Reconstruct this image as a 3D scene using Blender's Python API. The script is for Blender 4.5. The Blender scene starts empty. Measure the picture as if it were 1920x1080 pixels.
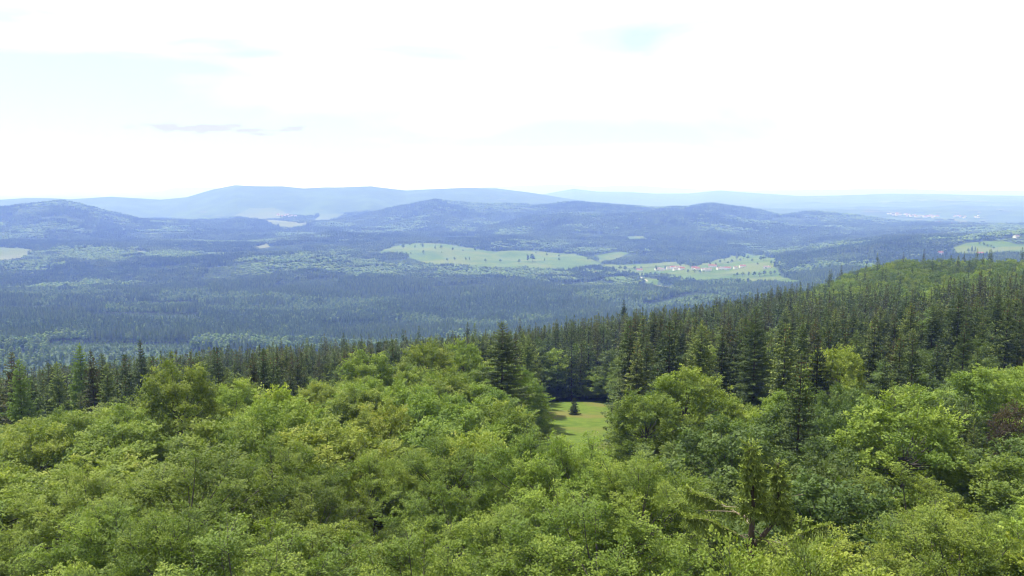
import bpy, math, random
import numpy as np
from mathutils import Vector
from mathutils.geometry import delaunay_2d_cdt

scene = bpy.context.scene
COL = scene.collection
R_ = math.radians

# ------------------------------------------------------------------ camera
F = 1598.0                      # focal length in pixels of a 1920 px wide frame
PITCH = math.atan(192.0 / F)
cam_d = bpy.data.cameras.new("camera")
cam_d.sensor_width = 36.0
cam_d.lens = F / 1920.0 * 36.0
cam_d.clip_start = 0.5
cam_d.clip_end = 200000.0
cam = bpy.data.objects.new("camera", cam_d)
cam.rotation_euler = (math.pi / 2 - PITCH, 0, 0)
COL.objects.link(cam)
scene.camera = cam

# ------------------------------------------------------------------ light
SUN_EL, SUN_AZ = R_(62), R_(-58)          # azimuth counted from the view direction, left negative
sun_d = bpy.data.lights.new("sun", 'SUN')
sun_d.energy = 4.0
sun_d.angle = R_(0.6)
sun_d.color = (1.0, 0.955, 0.88)
sun = bpy.data.objects.new("sun", sun_d)
to_sun = Vector((math.sin(SUN_AZ) * math.cos(SUN_EL), math.cos(SUN_AZ) * math.cos(SUN_EL), math.sin(SUN_EL)))
sun.rotation_euler = to_sun.to_track_quat('Z', 'Y').to_euler()
sun.location = (0, 0, 50)
COL.objects.link(sun)

world = bpy.data.worlds.new("World")
scene.world = world
world.use_nodes = True
nt = world.node_tree
nt.nodes.clear()
wo = nt.nodes.new('ShaderNodeOutputWorld')
bg = nt.nodes.new('ShaderNodeBackground')
sky = nt.nodes.new('ShaderNodeTexSky')
sky.sky_type = 'NISHITA'
sky.sun_disc = False
sky.sun_elevation = SUN_EL
sky.sun_rotation = SUN_AZ
sky.altitude = 900
tc = nt.nodes.new('ShaderNodeTexCoord')
mp = nt.nodes.new('ShaderNodeMapping')
mp.inputs['Scale'].default_value = (1.6, 1.6, 9.0)
mp.inputs['Location'].default_value = (2.1413, 4.211, -0.2)
ns = nt.nodes.new('ShaderNodeTexNoise')
ns.inputs['Scale'].default_value = 1.5
ns.inputs['Detail'].default_value = 7
ns.inputs['Roughness'].default_value = 0.52
ns.inputs['Distortion'].default_value = 0.5
sep = nt.nodes.new('ShaderNodeSeparateXYZ')
# the cloud sheet is thinner to the left (towards -X)
mr = nt.nodes.new('ShaderNodeMapRange')
mr.inputs['From Min'].default_value = -0.75
mr.inputs['From Max'].default_value = 0.35
mr.inputs['To Min'].default_value = -0.12
mr.inputs['To Max'].default_value = 0.14
add = nt.nodes.new('ShaderNodeMath'); add.operation = 'ADD'
cr = nt.nodes.new('ShaderNodeValToRGB')
cr.color_ramp.elements[0].position = 0.38
cr.color_ramp.elements[1].position = 0.50
sc_ = nt.nodes.new('ShaderNodeMix'); sc_.data_type = 'RGBA'
mul = nt.nodes.new('ShaderNodeVectorMath'); mul.operation = 'SCALE'
mul.inputs['Scale'].default_value = 0.11
CLOUD = (0.57, 0.572, 0.58, 1)
L = nt.links.new
L(tc.outputs['Generated'], mp.inputs['Vector'])
L(mp.outputs['Vector'], ns.inputs['Vector'])
L(tc.outputs['Generated'], sep.inputs['Vector'])
L(sep.outputs['X'], mr.inputs['Value'])
L(ns.outputs['Fac'], add.inputs[0]); L(mr.outputs['Result'], add.inputs[1])
L(add.outputs[0], cr.inputs['Fac'])
L(sky.outputs['Color'], mul.inputs[0])
L(cr.outputs['Color'], sc_.inputs['Factor'])
veil = nt.nodes.new('ShaderNodeMix'); veil.data_type = 'RGBA'; veil.inputs['Factor'].default_value = 0.78
veil.inputs[7].default_value = (.43, .50, .522, 1)          # thin high cloud over the blue
L(mul.outputs[0], veil.inputs[6]); L(veil.outputs[2], sc_.inputs[6])
# a few small grey cloudlets low over the hills on the left
mp2 = nt.nodes.new('ShaderNodeMapping'); mp2.inputs['Scale'].default_value = (26, 26, 95); mp2.inputs['Location'].default_value = (.4, .1, .3)
n2 = nt.nodes.new('ShaderNodeTexNoise'); n2.inputs['Scale'].default_value = 1.0; n2.inputs['Detail'].default_value = 4
L(tc.outputs['Generated'], mp2.inputs['Vector']); L(mp2.outputs[0], n2.inputs['Vector'])
def band(src, c, w):
    a = nt.nodes.new('ShaderNodeMath'); a.operation = 'SUBTRACT'; a.inputs[1].default_value = c; L(src, a.inputs[0])
    b = nt.nodes.new('ShaderNodeMath'); b.operation = 'ABSOLUTE'; L(a.outputs[0], b.inputs[0])
    m_ = nt.nodes.new('ShaderNodeMapRange'); m_.inputs['From Min'].default_value = 0; m_.inputs['From Max'].default_value = w
    m_.inputs['To Min'].default_value = 1; m_.inputs['To Max'].default_value = 0; L(b.outputs[0], m_.inputs['Value'])
    return m_.outputs['Result']
bz = band(sep.outputs['Z'], .061, .008); bx = band(sep.outputs['X'], -.31, .13)
pm = nt.nodes.new('ShaderNodeMath'); pm.operation = 'MULTIPLY'; L(bz, pm.inputs[0]); L(bx, pm.inputs[1])
pa = nt.nodes.new('ShaderNodeMath'); pa.operation = 'MULTIPLY_ADD'; pa.inputs[1].default_value = .30; L(pm.outputs[0], pa.inputs[0]); L(n2.outputs['Fac'], pa.inputs[2])
pr_ = nt.nodes.new('ShaderNodeMapRange'); pr_.inputs['From Min'].default_value = .60; pr_.inputs['From Max'].default_value = .72; L(pa.outputs[0], pr_.inputs['Value'])
grey = nt.nodes.new('ShaderNodeMix'); grey.data_type = 'RGBA'
pf = nt.nodes.new('ShaderNodeMath'); pf.operation = 'MULTIPLY'; pf.use_clamp = True; L(pr_.outputs['Result'], pf.inputs[0])
pg = nt.nodes.new('ShaderNodeMath'); pg.operation = 'MULTIPLY'; pg.use_clamp = True; pg.inputs[1].default_value = 4.0; L(pm.outputs[0], pg.inputs[0]); L(pg.outputs[0], pf.inputs[1])
L(pf.outputs[0], grey.inputs['Factor']); L(sc_.outputs[2], grey.inputs[6]); grey.inputs[7].default_value = (.41, .43, .50, 1)
sc_.inputs[7].default_value = CLOUD
L(grey.outputs[2], bg.inputs['Color'])
bg.inputs['Strength'].default_value = 1.0
L(bg.outputs['Background'], wo.inputs['Surface'])

scene.view_settings.view_transform = 'Standard'
scene.view_settings.look = 'None'
scene.view_settings.gamma = 1.0
scene.view_settings.use_curve_mapping = False
scene.view_settings.exposure = 1.0
scene.render.engine = 'CYCLES'
scene.cycles.volume_bounces = 1
scene.cycles.max_bounces = 6
scene.cycles.diffuse_bounces = 3
scene.cycles.transmission_bounces = 4
scene.cycles.use_denoising = True
scene.cycles.filter_width = 1.2

# ------------------------------------------------------------------ numeric helpers
def ray(x, y):
    """azimuth and slope (dz per horizontal metre) of a direction given in photo pixels"""
    u = (np.asarray(x, float) - 960) / F
    v = (540 - np.asarray(y, float)) / F
    dy = math.cos(PITCH) + v * math.sin(PITCH)
    dz = -math.sin(PITCH) + v * math.cos(PITCH)
    return np.arctan2(u, dy), dz / np.hypot(u, dy)

def az_of(x):
    return ray(x, 348 + 0 * np.asarray(x, float))[0]

def pix(X, Y, Z):
    """photo pixel of a world point"""
    c, s = math.cos(PITCH), math.sin(PITCH)
    depth = Y * c - Z * s
    up = Y * s + Z * c
    return 960 + F * X / depth, 540 - F * up / depth

def h2(ix, iy, seed):
    n = (ix.astype(np.int64) * 374761393 + iy.astype(np.int64) * 668265263 + seed * 1442695041) & 0x7fffffff
    n = ((n ^ (n >> 13)) * 1274126177) & 0x7fffffff
    n = n ^ (n >> 16)
    return (n & 0xffffff) / float(0xffffff)

def vnoise(x, y, seed=0):
    x = np.asarray(x, float); y = np.asarray(y, float)
    ix = np.floor(x); iy = np.floor(y)
    fx = x - ix; fy = y - iy
    fx = fx * fx * (3 - 2 * fx); fy = fy * fy * (3 - 2 * fy)
    a = h2(ix, iy, seed); b = h2(ix + 1, iy, seed); c = h2(ix, iy + 1, seed); d = h2(ix + 1, iy + 1, seed)
    return (a * (1 - fx) + b * fx) * (1 - fy) + (c * (1 - fx) + d * fx) * fy

def fbm(x, y, seed=0, o=4):
    t = 0; amp = 0.5; tot = 0
    for k in range(o):
        t = t + amp * vnoise(x * 2 ** k, y * 2 ** k, seed + k * 17); tot += amp; amp *= 0.5
    return t / tot

# ------------------------------------------------------------------ terrain
XC = np.array([-400, 0, 300, 600, 960, 1200, 1440, 1650, 1920, 2300], float)
RN = [0, 60, 120, 220, 320, 420, 520, 650, 800]
ZN = {  # ground height (m, camera at 0) of the near slope
    -400: [-27, -35, -45, -68, -86, -106, -128, -160, -192],
    0:    [-27, -35, -45, -68, -85, -105, -127, -158, -192],
    300:  [-27, -35, -45, -68, -84, -104, -126, -158, -192],
    600:  [-27, -35, -45, -66, -80, -102, -124, -156, -190],
    960:  [-27, -36, -45, -59, -75, -98, -120, -152, -190],
    1200: [-27, -36, -45, -59, -72, -87, -110, -146, -190],
    1440: [-27, -36, -45, -57, -66, -75, -85, -112, -170],
    1650: [-27, -35, -43, -54, -61, -66, -69, -68, -100],
    1920: [-27, -34, -40, -48, -53, -58, -63, -66, -88],
    2300: [-27, -33, -38, -44, -49, -53, -57, -60, -76]}
RF = [1200, 1600, 2200, 3000, 3500, 4000, 5000, 6500]
YF = {  # photo rows of the valley ground at those distances
    -400: [690, 640, 582, 527, 500, 480, 446, 418],
    0:    [690, 638, 580, 525, 500, 478, 444, 416],
    300:  [690, 638, 578, 522, 497, 474, 442, 418],
    600:  [690, 638, 572, 515, 492, 470, 442, 424],
    960:  [690, 632, 568, 510, 487, 468, 444, 424],
    1200: [680, 628, 566, 515, 495, 476, 446, 424],
    1440: [665, 622, 564, 515, 487, 470, 446, 424],
    1650: [640, 612, 550, 490, 448, 456, 446, 426],
    1920: [600, 580, 530, 482, 432, 446, 446, 426],
    2300: [580, 560, 520, 470, 428, 440, 440, 426]}
RP = [8500, 12000, 60000, 90000]
RK = np.array(RN + RF + RP, float)
TAB = np.zeros((len(XC), len(RK)))
for i, xc in enumerate(XC):
    zf = [-r * abs(float(ray(xc, y)[1])) for r, y in zip(RF, YF[int(xc)])]
    TAB[i] = ZN[int(xc)] + zf + [-325, -340, -360, -360]
AZC = az_of(XC)
# fine grid with blurring
NL = 420
LR = np.linspace(math.log(20), math.log(90020), NL)      # log(r + 20)
AG = np.linspace(-0.62, 0.62, 160)
T1 = np.array([np.interp(LR, np.log(RK + 20), TAB[i]) for i in range(len(XC))])
T2 = np.array([np.interp(AG, AZC, T1[:, j]) for j in range(NL)]).T      # az x r
def blur(A, n, ax):
    k = np.hanning(n + 2)[1:-1]; k /= k.sum()
    P = np.pad(A, [(n // 2, n // 2) if a == ax else (0, 0) for a in (0, 1)], mode='edge')
    return np.apply_along_axis(lambda v: np.convolve(v, k, mode='valid'), ax, P)
T2 = blur(blur(T2, 9, 1), 15, 0)

RIDGES = [  # distance, width, front slope, back slope, crest line (photo x, y)
    (6200, 350, .125, .22, [(-400, 392), (0, 388), (60, 380), (115, 374), (150, 381), (200, 394), (260, 408), (350, 414), (420, 416), (445, 410), (475, 414), (540, 428), (600, 442), (700, 475)]),
    (6900, 380, .115, .20, [(400, 468), (480, 448), (560, 427), (640, 408), (700, 395), (760, 382), (815, 372), (880, 379), (950, 381), (1000, 383), (1080, 377), (1130, 379), (1180, 384), (1230, 387), (1290, 383), (1335, 378), (1400, 389), (1460, 401), (1530, 396), (1560, 397), (1620, 405), (1700, 416), (1760, 432), (1900, 460)]),
    (5600, 250, .09, .12, [(900, 425), (1000, 402), (1060, 396), (1120, 402), (1200, 398), (1260, 396), (1330, 399), (1400, 412), (1480, 420), (1560, 425), (1700, 440)]),
    (10000, 600, .115, .12, [(-400, 385), (0, 374), (50, 371), (100, 372), (130, 374), (210, 369), (300, 375), (350, 370), (400, 355), (440, 347), (480, 349), (530, 349), (570, 353), (610, 351), (640, 351), (695, 349), (760, 357), (800, 355), (870, 352), (930, 353), (1000, 362), (1060, 372), (1120, 380), (1300, 390)]),
    (2300, 130, .055, .13, [(-400, 650), (60, 610), (180, 580), (290, 562), (400, 550), (520, 543), (640, 545), (760, 562), (900, 605)]),
    (3300, 160, .06, .13, [(-400, 535), (150, 515), (250, 500), (360, 486), (450, 476), (560, 468), (630, 472), (690, 492), (740, 520)]),
    (14000, 600, .04, .08, [(1300, 388), (1400, 383), (1500, 379), (1620, 381), (1750, 376), (1850, 378), (1950, 377), (2300, 380)]),
    (11500, 500, .035, .08, [(1230, 396), (1330, 390), (1400, 388), (1500, 391), (1620, 387), (1720, 388), (1790, 384), (1850, 386), (1920, 388), (2300, 390)]),
    (17500, 1100, .05, .08, [(850, 378), (950, 372), (1020, 364), (1075, 354), (1120, 359), (1180, 360), (1230, 363), (1290, 363), (1350, 357), (1400, 361), (1500, 367), (1580, 366), (1670, 363), (1760, 364), (1850, 366), (1920, 367), (2300, 368)]),
    (36000, 2000, .03, .05, [(-400, 374), (0, 372), (60, 366), (120, 360), (160, 358), (200, 362), (250, 361), (290, 360), (330, 351), (350, 352), (390, 351), (450, 356), (760, 355), (850, 353), (950, 349), (1000, 347), (1070, 346), (1110, 350), (1150, 348), (1200, 348), (1260, 352), (1330, 356), (1400, 357), (1480, 356), (1560, 355), (1640, 354), (1700, 354), (1760, 356), (1920, 357), (2300, 358)]),
]
_R = []
for d, w, sf, sb, pts in RIDGES:
    px = np.array([p[0] for p in pts], float); py = np.array([p[1] for p in pts], float)
    a, s = ray(px, py)
    _R.append((d, w, sf, sb, a, s * d))

def zg(x, y):
    x = np.asarray(x, float); y = np.asarray(y, float)
    r = np.hypot(x, y)
    a = np.clip(np.arctan2(x, y), AG[0], AG[-1])
    fi = (a - AG[0]) / (AG[1] - AG[0]); fj = (np.log(r + 20) - LR[0]) / (LR[1] - LR[0])
    fi = np.clip(fi, 0, len(AG) - 1.001); fj = np.clip(fj, 0, NL - 1.001)
    i = fi.astype(int); j = fj.astype(int); u = fi - i; v = fj - j
    z = (T2[i, j] * (1 - u) + T2[i + 1, j] * u) * (1 - v) + (T2[i, j + 1] * (1 - u) + T2[i + 1, j + 1] * u) * v
    # rolling detail of the far country
    roll = (fbm(x / 900, y / 900, 3) - .5) * np.clip((r - 900) / 2500, 0, 1)
    z = z + roll * 80 + (fbm(x / 330 + 3, y / 330, 8, 3) - .5) * np.clip((r - 1300) / 900, 0, 1) * 30
    for d, w, sf, sb, ra, rz in _R:
        zc = np.interp(a, ra, rz) - (19 if d < 8000 else 0)
        dd = r - d * (1 + .05 * (fbm(a * 9, a * 0 + d * .01, 5) - .5) * 2)
        sl = np.where(dd < 0, sf, sb)
        z2 = zc - sl * (np.sqrt(dd * dd + w * w) - w)
        # spurs and gullies away from the crest
        z2 = z2 - np.minimum(np.abs(dd) / (w * 2.5), 1) * d * .0075 * fbm(x / (d * .09), y / (d * .09), 21 + int(d) % 7)
        k = 6 + d * .0006
        m = np.maximum(z, z2)
        z = m + k * np.log(np.exp(np.clip((z - m) / k, -40, 0)) + np.exp(np.clip((z2 - m) / k, -40, 0))) - k * .0
    return z

# ------------------------------------------------------------------ materials
def newmat(name):
    m = bpy.data.materials.new(name); m.use_nodes = True
    m.node_tree.nodes.clear()
    return m, m.node_tree.nodes, m.node_tree.links.new

def leaf_material(name, ramp, transl=0.35, rand=0.35, rough=0.55, spec=0.25, tint=None):
    """foliage: colour from the per leaf attribute 'tone' and a random value per tree"""
    m, N, K = newmat(name)
    out = N.new('ShaderNodeOutputMaterial')
    at = N.new('ShaderNodeAttribute'); at.attribute_name = 'tone'
    oi = N.new('ShaderNodeObjectInfo')
    a1 = N.new('ShaderNodeMath'); a1.operation = 'MULTIPLY_ADD'; a1.inputs[1].default_value = rand; a1.inputs[2].default_value = -rand / 2
    K(oi.outputs['Random'], a1.inputs[0])
    a2 = N.new('ShaderNodeMath'); a2.operation = 'ADD'; a2.use_clamp = True
    K(at.outputs['Fac'], a2.inputs[0]); K(a1.outputs[0], a2.inputs[1])
    cr = N.new('ShaderNodeValToRGB')
    while len(cr.color_ramp.elements) < len(ramp): cr.color_ramp.elements.new(0.5)
    for e, (p, c) in zip(cr.color_ramp.elements, ramp):
        e.position = p; e.color = (*c, 1)
    K(a2.outputs[0], cr.inputs['Fac'])
    hs = N.new('ShaderNodeHueSaturation')
    mm = N.new('ShaderNodeMath'); mm.operation = 'MULTIPLY'; mm.inputs[1].default_value = 7.31
    fr = N.new('ShaderNodeMath'); fr.operation = 'FRACT'
    K(oi.outputs['Random'], mm.inputs[0]); K(mm.outputs[0], fr.inputs[0])
    mh = N.new('ShaderNodeMapRange'); mh.inputs['To Min'].default_value = 0.488; mh.inputs['To Max'].default_value = 0.508
    K(fr.outputs[0], mh.inputs['Value']); K(mh.outputs['Result'], hs.inputs['Hue'])
    mm2 = N.new('ShaderNodeMath'); mm2.operation = 'MULTIPLY'; mm2.inputs[1].default_value = 13.7
    fr2 = N.new('ShaderNodeMath'); fr2.operation = 'FRACT'
    K(oi.outputs['Random'], mm2.inputs[0]); K(mm2.outputs[0], fr2.inputs[0])
    mv = N.new('ShaderNodeMapRange'); mv.inputs['To Min'].default_value = 0.82; mv.inputs['To Max'].default_value = 1.2
    K(fr2.outputs[0], mv.inputs['Value']); K(mv.outputs['Result'], hs.inputs['Value'])
    K(cr.outputs['Color'], hs.inputs['Color'])
    pb = N.new('ShaderNodeBsdfPrincipled')
    pb.inputs['Roughness'].default_value = rough
    pb.inputs['Specular IOR Level'].default_value = spec
    K(hs.outputs['Color'], pb.inputs['Base Color'])
    tr = N.new('ShaderNodeBsdfTranslucent')
    g = N.new('ShaderNodeMix'); g.data_type = 'RGBA'; g.blend_type = 'MULTIPLY'; g.inputs['Factor'].default_value = 1
    g.inputs[7].default_value = (1.25, 1.35, .6, 1)
    K(hs.outputs['Color'], g.inputs[6]); K(g.outputs[2], tr.inputs['Color'])
    mx = N.new('ShaderNodeMixShader'); mx.inputs[0].default_value = transl
    K(pb.outputs[0], mx.inputs[1]); K(tr.outputs[0], mx.inputs[2]); K(mx.outputs[0], out.inputs['Surface'])
    return m

def noise_material(name, c1, c2, scale, rough=0.9, c3=None, scale2=None, detail=6, bump=0.0, stretch=(1, 1, 1)):
    m, N, K = newmat(name)
    out = N.new('ShaderNodeOutputMaterial'); pb = N.new('ShaderNodeBsdfPrincipled')
    pb.inputs['Roughness'].default_value = rough; pb.inputs['Specular IOR Level'].default_value = 0.15
    tc = N.new('ShaderNodeTexCoord'); mp = N.new('ShaderNodeMapping'); mp.inputs['Scale'].default_value = stretch
    K(tc.outputs['Object'], mp.inputs['Vector'])
    n1 = N.new('ShaderNodeTexNoise'); n1.inputs['Scale'].default_value = scale; n1.inputs['Detail'].default_value = detail
    n1.inputs['Roughness'].default_value = 0.6
    K(mp.outputs[0], n1.inputs['Vector'])
    cr = N.new('ShaderNodeValToRGB'); cr.color_ramp.elements[0].position = .36; cr.color_ramp.elements[1].position = .64
    cr.color_ramp.elements[0].color = (*c1, 1); cr.color_ramp.elements[1].color = (*c2, 1)
    K(n1.outputs['Fac'], cr.inputs['Fac'])
    col = cr.outputs['Color']
    if c3:
        n2 = N.new('ShaderNodeTexNoise'); n2.inputs['Scale'].default_value = scale2; n2.inputs['Detail'].default_value = 4
        K(mp.outputs[0], n2.inputs['Vector'])
        r2 = N.new('ShaderNodeValToRGB'); r2.color_ramp.elements[0].position = .48; r2.color_ramp.elements[1].position = .62
        K(n2.outputs['Fac'], r2.inputs['Fac'])
        mx = N.new('ShaderNodeMix'); mx.data_type = 'RGBA'
        K(r2.outputs['Color'], mx.inputs['Factor']); K(col, mx.inputs[6]); mx.inputs[7].default_value = (*c3, 1)
        col = mx.outputs[2]
    K(col, pb.inputs['Base Color'])
    if bump:
        b = N.new('ShaderNodeBump'); b.inputs['Strength'].default_value = 0.6; b.inputs['Distance'].default_value = bump
        K(n1.outputs['Fac'], b.inputs['Height']); K(b.outputs[0], pb.inputs['Normal'])
    K(pb.outputs[0], out.inputs['Surface'])
    return m

M_ground = noise_material('forest_ground', (.036, .062, .022), (.055, .088, .028), .012, c3=(.065, .105, .03), scale2=.0035, detail=9, bump=6)
M_meadow = noise_material('meadow_grass', (.070, .118, .014), (.112, .158, .020), .45, c3=(.130, .132, .032), scale2=.06, bump=.15)
M_field = noise_material('pasture', (.055, .104, .008), (.086, .134, .012), .012, c3=(.104, .132, .016), scale2=.006)
M_hayg = noise_material('mown_meadow', (.092, .128, .016), (.118, .148, .022), .02, c3=(.080, .120, .014), scale2=.01)
M_hay = noise_material('hay_field', (.095, .112, .042), (.135, .148, .058), .006, c3=(.080, .112, .034), scale2=.0015)
M_bark = noise_material('beech_bark', (.055, .05, .042), (.10, .09, .075), 3.0, bump=.02, stretch=(1, 1, .3))
M_sbark = noise_material('spruce_bark', (.045, .034, .027), (.08, .062, .046), 5.0, bump=.02, stretch=(1, 1, .4))
M_dead = noise_material('dead_wood', (.30, .20, .14), (.42, .36, .30), 6.0)
M_road = noise_material('farm_track', (.26, .25, .21), (.33, .31, .27), .05)
M_wall = noise_material('render_white', (.70, .68, .64), (.80, .79, .76), .3)
M_roof = noise_material('roof_red', (.20, .075, .05), (.26, .11, .075), .6)
M_roof2 = noise_material('roof_brown', (.17, .13, .11), (.23, .18, .155), .6)
M_glass = noise_material('window_dark', (.05, .06, .07), (.08, .09, .10), .5, rough=.2)
M_cones = noise_material('cone_brown', (.16, .075, .035), (.24, .12, .06), 2.0)

M_beech = leaf_material('beech_leaves', [(0, (.080, .138, .026)), (.45, (.158, .224, .033)), (.8, (.248, .308, .047)), (1, (.335, .340, .070))], transl=.30, spec=.2)
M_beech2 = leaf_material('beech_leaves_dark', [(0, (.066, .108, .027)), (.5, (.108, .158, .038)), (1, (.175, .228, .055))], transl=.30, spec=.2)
M_spruce = leaf_material('spruce_needles', [(0, (.040, .064, .020)), (.5, (.080, .118, .031)), (.85, (.145, .195, .044)), (1, (.22, .27, .058))], transl=.12, rand=.6, rough=.6)
M_spruceb = leaf_material('spruce_needles_brownish', [(0, (.050, .062, .020)), (.5, (.082, .098, .030)), (1, (.140, .150, .045))], transl=.12, rough=.6)
M_larch = leaf_material('larch_needles', [(0, (.13, .20, .05)), (.5, (.17, .25, .06)), (1, (.22, .30, .08))], transl=.3)
M_red = leaf_material('copper_leaves', [(0, (.055, .05, .028)), (.5, (.09, .072, .042)), (1, (.11, .12, .05))])
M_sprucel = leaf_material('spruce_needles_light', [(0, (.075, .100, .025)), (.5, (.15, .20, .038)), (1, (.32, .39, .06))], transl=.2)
M_fars = leaf_material('valley_spruce', [(0, (.042, .074, .020)), (1, (.088, .138, .031))], transl=.0, rand=.8, rough=.9, spec=.1)
M_farm = leaf_material('valley_spruce_light', [(0, (.060, .098, .028)), (1, (.115, .165, .042))], transl=.0, rand=.8, rough=.9, spec=.1)
M_fard = leaf_material('valley_broadleaf', [(0, (.070, .120, .030)), (1, (.140, .200, .052))], transl=.0, rand=.9, rough=.9, spec=.1)

# ------------------------------------------------------------------ mesh helpers
def build_mesh(name, V, Q, mats, tone=None, midx=None, smooth=False):
    """V (n,3); Q: (m,4) or (m,3) or list of those; one mesh"""
    Qs = Q if isinstance(Q, list) else [Q]
    me = bpy.data.meshes.new(name)
    V = np.ascontiguousarray(V, dtype=np.float32)
    me.vertices.add(len(V)); me.vertices.foreach_set('co', V.ravel())
    loops = np.concatenate([q.ravel() for q in Qs]).astype(np.int32)
    cnt = np.concatenate([np.full(len(q), q.shape[1]) for q in Qs])
    me.loops.add(len(loops)); me.loops.foreach_set('vertex_index', loops)
    me.polygons.add(len(cnt))
    me.polygons.foreach_set('loop_start', np.concatenate([[0], np.cumsum(cnt)[:-1]]).astype(np.int32))
    for m in (mats if isinstance(mats, (list, tuple)) else [mats]): me.materials.append(m)
    if midx is not None: me.polygons.foreach_set('material_index', np.asarray(midx, dtype=np.int32))
    me.update(calc_edges=True)
    me.polygons.foreach_set('use_smooth', np.full(len(cnt), smooth))
    if tone is not None:
        a = me.attributes.new('tone', 'FLOAT', 'POINT')
        a.data.foreach_set('value', np.asarray(tone, dtype=np.float32))
    return me

def norm(v):
    return v / np.maximum(np.linalg.norm(v, axis=-1, keepdims=True), 1e-9)

def leaf_quads(P, D, Nrm, Ln, Wd, tone, fold=.12):
    """rhombic leaves: base P, axis D, normal N"""
    n = len(P)
    D = norm(D); S = norm(np.cross(D, Nrm)); N2 = np.cross(S, D)
    Ln = np.broadcast_to(Ln, (n,))[:, None]; Wd = np.broadcast_to(Wd, (n,))[:, None]
    m = P + D * Ln * .45 + N2 * Wd * fold
    V = np.stack([P, m + S * Wd * .5, P + D * Ln, m - S * Wd * .5], 1).reshape(-1, 3)
    Q = np.arange(n * 4).reshape(n, 4)
    return V, Q, np.repeat(tone, 4)

def tube(pts, rad, sides=6):
    pts = np.asarray(pts, float); n = len(pts)
    T = norm(np.gradient(pts, axis=0))
    ref = np.array([0.13, 0.31, 0.94]); 
    if abs(T[0] @ norm(ref)) > .95: ref = np.array([1., .2, 0])
    A = norm(np.cross(T, ref)); B = np.cross(T, A)
    th = np.linspace(0, 2 * np.pi, sides, endpoint=False)
    V = (pts[:, None] + (A[:, None] * np.cos(th)[None, :, None] + B[:, None] * np.sin(th)[None, :, None]) * np.asarray(rad)[:, None, None]).reshape(-1, 3)
    i = np.arange(n - 1)[:, None] * sides; j = np.arange(sides)[None]; j2 = (j + 1) % sides
    Q = np.stack([i + j, i + j2, i + sides + j2, i + sides + j], -1).reshape(-1, 4)
    return V, Q

class Acc:
    def __init__(s): s.V = []; s.Q = []; s.T = []; s.n = 0; s.M = []
    def add(s, V, Q, tone=None, m=0):
        s.V.append(V); s.Q.append(Q + s.n); s.n += len(V)
        s.T.append(np.zeros(len(V)) if tone is None else tone); s.M.append(np.full(len(Q), m))
    def mesh(s, name, mats, smooth=False):
        return build_mesh(name, np.concatenate(s.V), np.concatenate(s.Q), mats, np.concatenate(s.T), np.concatenate(s.M), smooth)

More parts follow.
